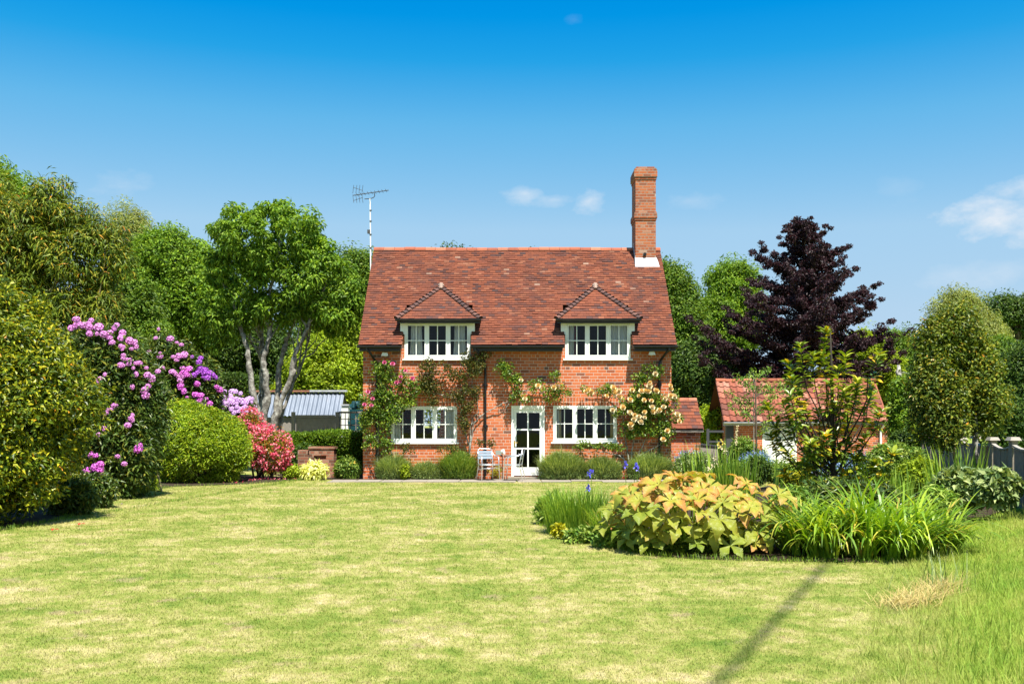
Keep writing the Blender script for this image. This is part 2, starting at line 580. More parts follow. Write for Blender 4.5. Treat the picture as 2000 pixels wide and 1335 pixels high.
def curve(p0, p1, bend, n=6, wob=.03):
    p0, p1 = np.array(p0, float), np.array(p1, float)
    L = np.linalg.norm(p1-p0)
    t = np.linspace(0, 1, n)[:, None]
    q = p0+(p1-p0)*t+np.array(bend)*(4*t*(1-t))*.5
    q[1:-1] += RNG.normal(size=(n-2, 3))*wob*L
    return q

def shrink(ells, d):
    out = [tuple(e[:3])+tuple(max(.35*r, r-d) for r in e[3:]) for e in ells]
    # knobbly outline: smaller lobes budding from each main mass
    for e in list(out):
        if min(e[3:]) > .45:
            for _ in range(6):
                u = rdir(1)[0]; u[2] = abs(u[2])*1.0-.15
                f = .26+.14*RNG.random()
                out.append((e[0]+u[0]*e[3]*.80, e[1]+u[1]*e[4]*.80, e[2]+u[2]*e[5]*.80, e[3]*f, e[4]*f, e[5]*f))
    return out
def top_(ells):
    return np.mean(np.array(ells)[:, :3], 0)
def tree(name, label, cat, ells, base, mat, bark, K, cr, per, L, Wd, tr=.2, limbs=14, flat=.75, droop=.2, out=.5, upn=.6, fill=.25,
         lo=.62, big=False, forks=1, group=None, core=None, zmin=.4):
    base = np.array((base[0], base[1], 0.0))
    if L > .12:
        L, Wd, per = L*.66, Wd*.68, int(per*2.7)
        K = int(K*.55); lo = lo*.85
    root = thing(name, label, cat, tuple(base), group)
    ells = shrink(ells, cr*.7)
    cen = shell_points(ells, K, lo, zmin=zmin)
    fillp = shell_points(ells, max(4, int(K*fill)), .15, 0.0, zmin=zmin)
    R = cr*(.5+1.0*RNG.random(K))
    stray = shell_points(ells, max(6, int(K*.22)), 1.02, .95, zmin=zmin)
    stray = top_(ells)+(stray-top_(ells))*(1+.06*RNG.random((len(stray), 1)))
    V, Fc = join([clump_leaves(cen, R, per, L, Wd, flat, out, droop, upn, big=big),
                  clump_leaves(stray, cr*.75, max(6, per//3), L, Wd, 1.1, out, droop-.3, upn, .5, lo=.1),
                  clump_leaves(fillp, cr*1.2, max(8, per//2), L*1.1, Wd*1.1, 1, out, droop, upn)])
    npmesh('crown', V, Fc, mat, root)
    mb = MB()
    top = np.mean(np.array(ells)[:, :3], 0)
    ez = np.array(ells)
    fork = np.array((base[0]*.5+top[0]*.5, base[1]*.5+top[1]*.5, max(.5, min(top[2]*.55, ez[:, 2].min()-ez[:, 5].min()*.3))))
    mb.tube(curve(base-[0, 0, .1], fork, (0, 0, 0), 5, .02), [tr*1.25, tr, tr*.95, tr*.9, tr*.8], 8)
    for j in range(limbs):
        c = cen[RNG.integers(K)]
        st = fork+(base-fork)*RNG.random()*.15
        d = np.linalg.norm(c-st)
        q = curve(st, c*.96+st*.04, (0, 0, d*.12), 6, .035)
        mb.tube(q, list(np.linspace(tr*.5, tr*.06, 6)), 6, False)
        for _ in range(2):
            c2 = cen[np.argmin(np.linalg.norm(cen-c, axis=1)+RNG.random(K)*cr*4)]
            mb.tube(curve(q[3], c2, (0, 0, .05), 5, .05), list(np.linspace(tr*.2, tr*.03, 5)), 5, False)
    mb.build('trunk', bark, root, smooth=True)
    return root

def shrub(name, label, cat, ells, mat, K, cr, per, L, Wd, base=None, big=False, flat=.85, droop=.1, out=.6, upn=.7, lo=.8, group=None, stems=True, jit=.38, fold=.18, curl=.15, inner=.8):
    e0 = np.array(ells)
    base = np.array((e0[:, 0].mean(), e0[:, 1].mean(), 0.0)) if base is None else np.array((*base, 0.0))
    root = thing(name, label, cat, tuple(base), group)
    ells = shrink(ells, cr*.7)
    cen = shell_points(ells, K, lo, inner)
    fillp = shell_points(ells, max(4, K//3), .3, 0)
    stray = shell_points(ells, max(4, K//4), 1.02, .95)
    stray = top_(ells)+(stray-top_(ells))*(1+.07*RNG.random((len(stray), 1)))
    V, Fc = join([clump_leaves(cen, cr*(.55+.9*RNG.random(K)), per, L, Wd, flat, out, droop, upn, jit, big, fold=fold, curl=curl),
                  clump_leaves(stray, cr*.7, max(5, per//4), L, Wd, 1.2, out, droop-.4, upn, .5, lo=.05),
                  clump_leaves(fillp, cr*1.4, max(6, per//2), L*1.1, Wd*1.1, 1, out, droop, upn)])
    npmesh('foliage', V, Fc, mat, root)
    if stems:
        mb = MB()
        for _ in range(9):
            c = cen[RNG.integers(K)]
            b = base+np.array((RNG.normal()*.15, RNG.normal()*.15, -.05))
            mb.tube(curve(b, c, (0, 0, .2), 5, .04), list(np.linspace(.035, .008, 5)), 5, False)
        mb.build('stems', M_bark, root, smooth=True)
    return root

def blades(Pt, az, L, Wd, a0, a1, seg=5, taper=2.5, twist=0.0):
    """arching ribbons: a0 / a1 = angle from upright at foot and tip"""
    n = len(Pt)
    L = np.broadcast_to(L, n); Wd = np.broadcast_to(Wd, n)
    a0 = np.broadcast_to(a0, n); a1 = np.broadcast_to(a1, n)
    h = np.stack([np.cos(az), np.sin(az), np.zeros(n)], 1)
    s = np.stack([-np.sin(az+twist), np.cos(az+twist), np.zeros(n)], 1)
    v = np.empty((n, (seg+1)*2, 3))
    p = np.array(Pt, float)
    for i in range(seg+1):
        t = i/seg
        w = Wd*(1-t**taper)*.5*(.55+.45*min(1, t*5))
        if i == seg:
            w = Wd*.02
        v[:, 2*i] = p+s*w[:, None]; v[:, 2*i+1] = p-s*w[:, None]
        a = a0+(a1-a0)*((i+.5)/seg)**1.3
        p = p+(h*np.sin(a)[:, None]+UP*np.cos(a)[:, None])*(L/seg)[:, None]
    b = (np.arange(n)*(seg+1)*2)[:, None]
    f = np.concatenate([b+np.array([2*i, 2*i+1, 2*i+3, 2*i+2]) for i in range(seg)])
    return v.reshape(-1, 3), f

# ------------------------------------------------------------------ ground
def build_ground():
    xs = np.concatenate([[-400, -150, -60], np.arange(-30, 30.1, .5), [60, 150, 400]])
    ys = np.concatenate([[-60, -20], np.arange(-6, 62.1, .5), [100, 250, 900]])
    gx, gyy = np.meshgrid(xs, ys)
    gz = rise(gx, gyy)
    n, m = len(ys), len(xs)
    V = np.stack([gx, gyy, gz], -1).reshape(-1, 3)
    i = np.arange(n*m).reshape(n, m)
    f = np.stack([i[:-1, :-1], i[:-1, 1:], i[1:, 1:], i[1:, :-1]], -1).reshape(-1, 4)
    tag(npmesh('lawn', V, f, M_lawn, smooth=True), kind='structure', label='level mown lawn with straw coloured patches')
build_ground()
def poly_xy(pts, x, y):
    pts = np.array(pts); ins = np.zeros(len(x), bool); j = len(pts)-1
    for i in range(len(pts)):
        xi, yi = pts[i]; xj, yj = pts[j]
        c = ((yi > y) != (yj > y)) & (x < (xj-xi)*(y-yi)/(yj-yi+1e-12)+xi)
        ins ^= c; j = i
    return ins
BED_R = [(.45, 17.6), (.5, 15.6), (1.1, 13.5), (1.75, 12.0), (2.4, 11.75), (3.2, 11.6), (4.2, 11.5), (4.9, 11.8), (5.3, 12.5), (6.6, 15), (9.2, 17.5), (11.8, 29), (7, 26.5), (4.7, 22), (2.4, 20.6), (1.1, 19.5)]
BED_L = [(-14, 12), (-7.7, 14.6), (-7.55, 16.6), (-8.1, 19.5), (-8.75, 23), (-8.7, 25.4), (-7.0, 26.6), (-6.0, 28.8), (-6.2, 30), (-12, 33), (-16, 30)]
BED_H = [(-6.3, 29.2), (-5.0, 28.55), (-.35, 28.55), (-.35, 28.99), (-4.34, 28.99), (-4.36, 31.9), (-7.8, 31.9)]
BED_H2 = [(1.0, 28.5), (4.7, 28.5), (5.2, 29.4), (5.2, 30.4), (4.66, 30.4), (4.66, 28.99), (1.0, 28.99)]
BED_G = [(4.9, 27.4), (8, 27.8), (12.5, 29.5), (15, 36), (8, 38), (5.8, 33), (4.9, 30)]
for pts, dz in ((BED_R, .006), (BED_L, .006), (BED_H, .006), (BED_H2, .006), (BED_G, .010)):
    mb = MB()
    mb.quad(*[(x, y, float(rise(x, y))+dz+.003) for x, y in pts])
    o = mb.build('soil_bed', M_soil); tag(o, kind='structure')
# paving along the house front
mb = MB()
x = -5.1
while x < 4.6:
    w = .55+random.random()*.45
    y = 27.35+random.uniform(-.05, .08)
    while y < 28.45:
        d = .5+random.random()*.15
        j = [random.uniform(-.02, .02) for _ in range(4)]
        if not (x > 1.5 and random.random() < .15):
            mb.box(x+.012+j[0], x+w-.012+j[1], y+.012, min(y+d, 28.55)-.01+j[2]*.5, -.02, .022+j[3]*.4)
        y += d
    x += w
tag(mb.build('garden_path', M_stone), kind='structure', label='worn stone paving along the front of the house')

# ------------------------------------------------------------------ the cottage
YF, YB = 29.0, 34.8
XL, XR = -4.34, 4.64
EY, EZ = 28.62, 3.86
RY, RZ = 31.9, 7.2
SLOPE = (RZ-EZ)/(RY-EY)
house = thing('brick_cottage', 'two storey red brick cottage with clay tiled roof, two dormers and tall chimney', 'house', (0, 31.9, 0))

def wall_xz(mb, x0, x1, z0, z1, yo, yi, holes):
    xs = sorted({x0, x1, *[h[0] for h in holes], *[h[1] for h in holes]})
    zs = sorted({z0, z1, *[h[2] for h in holes], *[h[3] for h in holes]})
    xs = [x for x in xs if x0 <= x <= x1]; zs = [z for z in zs if z0 <= z <= z1]
    def solid(i, k):
        if i < 0 or k < 0 or i >= len(xs)-1 or k >= len(zs)-1:
            return False
        cx, cz = (xs[i]+xs[i+1])/2, (zs[k]+zs[k+1])/2
        return not any(h[0] < cx < h[1] and h[2] < cz < h[3] for h in holes)
    for i in range(len(xs)-1):
        for k in range(len(zs)-1):
            if not solid(i, k):
                continue
            a, b, c, d = xs[i], xs[i+1], zs[k], zs[k+1]
            mb.quad((a, yo, c), (b, yo, c), (b, yo, d), (a, yo, d))
            mb.quad((b, yi, c), (a, yi, c), (a, yi, d), (b, yi, d))
            if not solid(i-1, k): mb.quad((a, yi, c), (a, yo, c), (a, yo, d), (a, yi, d))
            if not solid(i+1, k): mb.quad((b, yo, c), (b, yi, c), (b, yi, d), (b, yo, d))
            if not solid(i, k-1): mb.quad((a, yi, c), (b, yi, c), (b, yo, c), (a, yo, c))
            if not solid(i, k+1): mb.quad((a, yo, d), (b, yo, d), (b, yi, d), (a, yi, d))
LD = (-3.13, -1.21, 3.46, 4.56)
RD = (1.55, 3.45, 3.46, 4.56)
LG = (-3.52, -1.60, 1.03, 2.12)
RG = (1.20, 3.05, 1.04, 2.14)
DR = (-.02, .955, .08, 2.14)
BW = (-3.12, -2.1, 1.42, 2.3)
wb = MB()
wall_xz(wb, XL, XR, -.1, 4.17, YF, YF+.28, [LD, RD, LG, RG, DR])
wall_xz(wb, XL, XR, -.1, 4.0, YB, YB-.28, [BW])
for xo, xi in ((XL, XL+.28), (XR, XR-.28)):
    for xx in (xo, xi):
        wb.quad((xx, YF+.0005, -.1), (xx, YB-.0005, -.1), (xx, YB-.0005, 3.9), (xx, RY, 7.02), (xx, YF+.0005, 4.1))
wb.build('wall', M_brick, house)
ib = MB()
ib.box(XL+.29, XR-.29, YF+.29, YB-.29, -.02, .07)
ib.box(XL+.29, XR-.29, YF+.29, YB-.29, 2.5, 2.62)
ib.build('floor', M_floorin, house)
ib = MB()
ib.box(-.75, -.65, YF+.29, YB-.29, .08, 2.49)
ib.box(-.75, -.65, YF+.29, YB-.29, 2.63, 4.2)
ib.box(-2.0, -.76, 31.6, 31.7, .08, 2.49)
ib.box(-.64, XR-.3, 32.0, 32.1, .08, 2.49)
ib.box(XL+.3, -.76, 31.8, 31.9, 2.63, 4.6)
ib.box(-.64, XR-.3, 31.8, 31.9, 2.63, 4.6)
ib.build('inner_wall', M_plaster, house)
# soldier courses over the openings
for q_ in (LG, RG, DR):
    sb = MB(); sb.box(q_[0]-.11, q_[1]+.11, YF-.004, YF+.01, q_[3]+.005, q_[3]+.225)
    sb.build('lintel', M_soldier, house)

def tile_field(rows, P0, xd, sd, nd, length, gauge, width, thick, ranges, lift=.022, tl=1.5, jit=1.0):
    """rows of separate tiles; ranges(t) lists the spans along xd that a row covers"""
    P0, xd, sd, nd = (np.array(a, float) for a in (P0, xd, sd, nd))
    V, Fq = [], []
    U, Uf = [], []
    def add(x0, x1, s0, s1, n0, n1):
        i = len(V)
        for (x, s, n) in ((x0, s0, n0), (x1, s0, n0), (x1, s1, n1), (x0, s1, n1),
                          (x0, s0, n0+thick), (x1, s0, n0+thick), (x1, s1, n1+thick*.8), (x0, s1, n1+thick*.8)):
            V.append(P0+xd*x+sd*s+nd*n)
        for f in ((4, 5, 6, 7), (0, 1, 5, 4), (3, 7, 4, 0), (1, 2, 6, 5), (0, 3, 2, 1)):
            Fq.append([i+k for k in f])
    for r in range(rows):
        s0 = r*gauge
        s1 = min(s0+gauge*tl, length)
        off = (width/2 if r % 2 else 0)
        wob = .006*math.sin(r*1.7)
        for (a, b) in ranges((s0+gauge*.3)/length):
            k = math.floor((a-off)/width)
            x = off+k*width
            while x < b:
                xa, xb = max(a, x+.002), min(b, x+width-.002)
                if xb-xa > .02:
                    js = random.gauss(0, .0045)*jit
                    add(xa+random.uniform(-.002, .002), xb, s0+js, s1, lift+random.gauss(0, .0035)*jit+.004*math.sin(x*2.1+r*.4), .004)
                x += width
            j = len(U)
            e = min(s0+gauge, length)
            for (xx, ss) in ((a, s0), (b, s0), (b, e), (a, e)):
                U.append(P0+xd*xx+sd*ss-nd*.012)
            Uf.append([j, j+1, j+2, j+3])
    n = len(V)
    return np.array(V+U), np.array(Fq+[[k+n for k in f] for f in Uf])

Lr = math.hypot(RY-EY, RZ-EZ)
sdv = np.array((0, RY-EY, RZ-EZ))/Lr
ndv = np.array((0, -sdv[2], sdv[1]))
RX0, RX1 = XL-.08, XR+.10
CH = (3.89, 4.53, 31.35, 32.28)           # chimney x0 x1 y0 y1
def main_ranges(t):
    y = EY+(RY-EY)*t
    sp = [(RX0, RX1)]
    cuts = []
    if y < 29.9:
        cuts += [(LD[0]-.03, LD[1]+.03), (RD[0]-.03, RD[1]+.03)]
    if y > CH[2]-.02:
        cuts.append((CH[0]-.005, CH[1]+.005))
    for c in cuts:
        new = []
        for a, b in sp:
            if c[0] > a: new.append((a, min(b, c[0])))
            if c[1] < b: new.append((max(a, c[1]), b))
        sp = [q for q in new if q[1] > q[0]]
    return sp
rows = 44
g = Lr/rows
V1, F1 = tile_field(rows, (0, EY, EZ), (1, 0, 0), sdv, ndv, Lr, g, .172, .02, main_ranges, lift=.03)
sdb = np.array((0, -(RY-EY), RZ-EZ))/Lr
V2, F2 = tile_field(rows, (0, 2*RY-EY, EZ), (-1, 0, 0), sdb, np.array((0, sdv[2], sdv[1])), Lr, g, .172, .014,
                    lambda t: [(-RX1, -RX0)] if (RY+(1-t)*(RY-EY)) > CH[3]+.05 else [(-RX1, -CH[1]-.01), (-CH[0]+.01, -RX0)])
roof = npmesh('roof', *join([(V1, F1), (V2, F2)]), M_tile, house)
# gable boards under the verge
for xx in (RX0+.03, RX1-.03):
    mb = MB()
    for ye in (EY, 2*RY-EY):
        mb.bar((xx, ye, EZ-.05), (xx, RY, RZ-.05), .04, .07)
    mb.build('verge', M_lead, roof)
# ridge tiles, half round, slightly uneven
V, Fq = [], []
x = RX0
while x < CH[0]-.02:
    w = min(.33, CH[0]-.02-x)
    dz = random.gauss(0, .004)-.03+.01*math.sin(x*1.3)
    i = len(V)
    for xx in (x+.004, x+w-.004):
        for q in range(7):
            a = PI*(q/6)
            V.append((xx, RY-math.cos(a)*.14, RZ+dz-.03+math.sin(a)*.12))
    for q in range(6):
        Fq.append([i+q, i+7+q, i+8+q, i+q+1])
    x += w
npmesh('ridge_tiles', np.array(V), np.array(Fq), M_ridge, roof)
V, Fq = [], []
for (xa, xb) in ((CH[1]+.02, RX1),):
    i = len(V)
    for xx in (xa, xb):
        for q in range(7):
            a = PI*(q/6)
            V.append((xx, RY-math.cos(a)*.14, RZ-.06+math.sin(a)*.12))
    for q in range(6):
        Fq.append([i+q, i+7+q, i+8+q, i+q+1])
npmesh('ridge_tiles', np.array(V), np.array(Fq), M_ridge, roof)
# mortar bed and a lichened end tile
mb = MB(); mb.box(RX0-.012, RX0+.16, RY-.17, RY-.02, RZ-.26, RZ-.10)
mb.build('lichen_tile', simple('yellow_lichen', (.62, .40, .03), .9, .1, var=.4, scale=20), roof)

# chimney
cb = MB()
x0, x1, y0, y1 = CH
cb.box(x0, x1, y0, y1, 5.6, 8.02)
cb.box(x0-.02, x1+.02, y0-.02, y1+.02, 8.021, 8.09)
cb.box(x0-.042, x1+.042, y0-.042, y1+.042, 8.09, 8.24)
cb.box(x0-.02, x1+.02, y0-.02, y1+.02, 8.24, 8.289)
cb.box(x0, x1, y0, y1, 8.29, 9.30)
cb.box(x0-.02, x1+.02, y0-.02, y1+.02, 9.301, 9.38)
cb.box(x0-.045, x1+.045, y0-.045, y1+.045, 9.38, 9.60)
cb.box(x0-.02, x1+.02, y0-.02, y1+.02, 9.60, 9.66)
cb.box(x0+.03, x1-.03, y0+.03, y1-.03, 9.66, 9.71)
chim = cb.build('chimney', M_chim, house, label='tall brick chimney with two corbelled bands')
def roofz(y):
    return EZ+(y-EY)*SLOPE
fb = MB()
zf = roofz(y0)
fb.hexa([(x0-.03, y0-.16, roofz(y0-.16)+.03), (x1+.10, y0-.16, roofz(y0-.16)+.03), (x1+.10, y0-.004, zf+.02), (x0-.03, y0-.004, zf+.02),
         (x0-.03, y0-.165, roofz(y0-.16)+.055), (x1+.10, y0-.165, roofz(y0-.16)+.055), (x1+.02, y0-.012, zf+.20), (x0-.02, y0-.012, zf+.20)])
for k in range(5):
    ya = y0+k*.12
    fb.box(x0-.014, x0-.002, ya, ya+.12, roofz(ya)+.02, roofz(ya+.12)+.14)
fb.build('flashing', M_lead, chim)
pb = MB()
pb.tube([(x0+.29, y0-.06, 6.94), (x0+.29, y0-.002, 6.94)], .052, 14)
pb.build('flue_outlet', M_black, chim)

# gutters, fascia, soffit
gt = MB()
def gutter(mb, xa, xb, y, z, r=.055):
    i = len(mb.v)
    n = 8
    for x in (xa, xb):
        for q in range(n+1):
            a = PI+PI*q/n
            mb.v.append((x, y+math.cos(a)*r, z+math.sin(a)*r))
    for q in range(n):
        mb.f.append((i+q, i+q+1, i+n+1+q+1, i+n+1+q))
    mb.quad(*[mb.v[i+q] for q in range(n+1)]); mb.quad(*[mb.v[i+n+1+q] for q in range(n+1)])
    mb.box(xa, xb, y-r-.008, y-r+.006, z-.02, z+.012)
segs = [(RX0-.03, LD[0]-.04), (LD[1]+.04, RD[0]-.04), (RD[1]+.04, RX1+.03)]
for xa, xb in segs:
    g1 = MB(); gutter(g1, xa, xb, EY-.03, EZ-.02)
    g1.build('gutter', M_black, house)
    s1 = MB()
    s1.box(xa+.05, xb-.05, EY+.05, EY+.075, EZ-.15, EZ+.0)
    s1.box(xa+.05, xb-.05, EY+.075, YF-.003, EZ-.14, EZ-.115)
    s1.build('soffit', M_black, house)

def downpipe(pts, name='downpipe'):
    mb = MB()
    mb.tube(pts, .036, 10)
    z = .55
    zt = pts[-2][2] if False else max(p[2] for p in pts)
    for zz in (.7, 1.55, 2.75):
        mb.tube([(pts[-1][0], pts[-1][1], zz-.04), (pts[-1][0], pts[-1][1], zz+.04)], .052, 10)
        mb.box(pts[-1][0]-.075, pts[-1][0]+.075, pts[-1][1]+.01, YF-.002, zz-.02, zz+.02)
    mb.build(name, M_black, house, smooth=False)
yp = YF-.075
downpipe([(X(716, 28.6), EY-.03, EZ-.04), (X(716, 28.6), EY-.03, EZ-.12), (X(722, 28.6), EY+.03, EZ-.2), (X(735, 29), yp, 3.4), (X(737, 29), yp, 3.3), (X(737, 29), yp, .1)])
downpipe([(X(928, 28.6), EY-.03, EZ-.04), (X(928, 28.6), EY-.03, EZ-.12), (X(934, 28.6), EY+.03, EZ-.2), (X(946, 29), yp, 3.42), (X(948, 29), yp, 3.3), (X(948, 29), yp, .1)])
downpipe([(X(1307, 28.6), EY-.03, EZ-.04), (X(1307, 28.6), EY-.03, EZ-.12), (X(1302, 28.6), EY+.03, EZ-.2), (X(1289, 29), yp, 3.45), (X(1287, 29), yp, 3.33), (X(1287, 29), yp, .1)])

# windows ------------------------------------------------------------
def window(w, curtains, sillw=.06, yo=YF-.015, sill=True, deep=.075):
    a, b, c, d = w
    fr = MB()
    y0, y1 = yo, yo+deep
    j = .055
    a2, b2 = a, b
    fr.box(a2, a2+j, y0, y1, c+.05, d)
    fr.box(b2-j, b2, y0, y1, c+.05, d)
    fr.box(a2+j, b2-j, y0, y1, d-j, d)
    fr.box(a2+j, b2-j, y0, y1, c+.05, c+.10)
    iw = (b-a-2*j)
    m = .05
    cw = (iw-2*m)/3
    sx = [a+j, a+j+cw, a+j+cw+m, a+j+2*cw+m, a+j+2*cw+2*m, b-j]
    for k in (1, 3):
        fr.box(sx[k], sx[k]+m, y0, y1, c+.10, d-j)
    pane = MB()
    for k in (0, 2, 4):
        p, q = sx[k], sx[k+1]
        s = .042; yy0, yy1 = y0-.010, y0+.035
        zb, zt = c+.10, d-j
        fr.box(p+.003, p+s, yy0, yy1, zb+.003, zt-.003)
        fr.box(q-s, q-.003, yy0, yy1, zb+.003, zt-.003)
        fr.box(p+s, q-s, yy0, yy1, zt-s, zt-.003)
        fr.box(p+s, q-s, yy0, yy1, zb+.003, zb+s+.01)
        mx, mz = (p+q)/2, (zb+zt)/2
        fr.box(mx-.012, mx+.012, yy0+.006, yy1-.004, zb+s+.01, zt-s)
        fr.box(p+s, mx-.012, yy0+.005, yy1-.004, mz-.012, mz+.012)
        fr.box(mx+.012, q-s, yy0+.005, yy1-.004, mz-.012, mz+.012)
        pane.quad((p+s-.01, y0+.018, zb+s), (q-s+.01, y0+.018, zb+s), (q-s+.01, y0+.018, zt-s+.01), (p+s-.01, y0+.018, zt-s+.01))
    o = fr.build('window', M_white, house)
    pane.build('panes', M_glass, o)
    if sill:
        sb = MB()
        sb.hexa([(a-.06, yo-sillw, c), (b+.06, yo-sillw, c), (b+.06, YF+.08, c), (a-.06, YF+.08, c),
                 (a-.06, yo-sillw, c+.032), (b+.06, yo-sillw, c+.032), (b+.06, YF+.08, c+.05), (a-.06, YF+.08, c+.05)])
        sb.build('sill', M_white, o)
    for (xa, xb, mat, taper) in curtains:
        V = []; n = 40
        for k in range(n+1):
            t = k/n
            for zi, zz in enumerate((d-.06, (c+d)/2, c+.1)):
                s = (0, .25, 1)[zi]
                xx = xa+(xb-xa)*t+taper*s*(t-.5)*.3
                V.append((xx, YF+.125+.028*math.sin(t*(xb-xa)*60)+.012*math.sin(t*31), zz))
        f = [[3*k+i, 3*k+3+i, 3*k+4+i, 3*k+1+i] for k in range(n) for i in (0, 1)]
        npmesh('curtain', np.array(V), np.array(f), mat, o, smooth=True)
    return o
def ux(u): return X(u, YF+.15)
window(LD, [(ux(803), ux(824), M_curtain, .3), (ux(888), ux(908), M_curtain, .3)], deep=.09)
window(RD, [(ux(1110), ux(1121), M_curtain, 0), (ux(1121), ux(1126), M_redcur, 0), (ux(1188), ux(1226), M_curtain, 0)], deep=.09)
window(LG, [(ux(768), ux(782), M_curtain, .2), (ux(782), ux(786), M_check, .3), (ux(861), ux(867), M_check, .6), (ux(868), ux(890), M_curtain, 0)])
window(RG, [(ux(1085), ux(1096), M_curtain, 0), (ux(1092), ux(1096), M_yelcur, 0), (ux(1192), ux(1203), M_yelcur, 0)])
# back window, plain
bb = MB()
a, b, c, d = BW
bb.box(a, a+.05, YB-.1, YB+.01, c, d); bb.box(b-.05, b, YB-.1, YB+.01, c, d)
bb.box(a+.05, b-.05, YB-.1, YB+.01, c, c+.05); bb.box(a+.05, b-.05, YB-.1, YB+.01, d-.05, d)
for k in (1, 2, 3):
    x = a+(b-a)*k/4
    bb.box(x-.012, x+.012, YB-.08, YB-.04, c+.05, d-.05)
for k in (1, 2):
    z = c+(d-c)*k/3
    bb.box(a+.05, b-.05, YB-.075, YB-.045, z-.012, z+.012)
bb.build('window', M_white, house)

# door ----------------------------------------------------------------
a, b, c, d = DR
db = MB()
db.box(a, a+.07, YF-.012, YF+.1, c, d); db.box(b-.07, b, YF-.012, YF+.1, c, d)
db.box(a+.07, b-.07, YF-.012, YF+.1, d-.10, d)
db.build('door_frame', M_white, house)
dd = MB()
p, q, zb, zt = a+.074, b-.074, c+.03, d-.104
ya, yb_ = YF+.02, YF+.065
gx0, gx1 = X(1008.5, YF), X(1054, YF)
gzs = [Z(912, YF), Z(875.5, YF), Z(838.5, YF), Z(803.5, YF)]
dd.box(p, gx0, ya, yb_, zb, zt); dd.box(gx1, q, ya, yb_, zb, zt)
dd.box(gx0, gx1, ya, yb_, gzs[3]-.03, zt); dd.box(gx0, gx1, ya, yb_, zb, gzs[0])
mx = (gx0+gx1)/2
dd.box(mx-.02, mx+.02, ya+.004, yb_-.004, gzs[0], gzs[3]-.03)
for z in gzs[1:3]:
    dd.box(gx0, mx-.02, ya+.004, yb_-.004, z-.022, z+.022); dd.box(mx+.02, gx1, ya+.004, yb_-.004, z-.022, z+.022)
dd.box(gx0+.03, gx1-.03, ya-.006, ya+.004, zb+.06, gzs[0]-.07)
door = dd.build('door', M_white, house, label='white painted glazed door of six panes')
gp = MB(); gp.quad((gx0, ya+.02, gzs[0]), (gx1, ya+.02, gzs[0]), (gx1, ya+.02, gzs[3]-.03), (gx0, ya+.02, gzs[3]-.03))
gp.build('panes', M_glass, door)
hb = MB()
hx, hz = X(1004.6, YF), Z(866, YF)
hb.box(hx-.022, hx+.022, ya-.012, ya-.001, hz-.09, hz+.09)
hb.tube([(hx, ya-.012, hz+.03), (hx, ya-.06, hz+.03)], .011, 8)
hb.tube([(hx, ya-.06, hz+.03), (hx+.09, ya-.06, hz+.03)], .011, 8)
hb.build('handle', M_brass, door)
st = MB(); st.box(a-.1, b+.1, YF-.3, YF+.1, -.02, .075)
st.build('doorstep', M_stone, house)

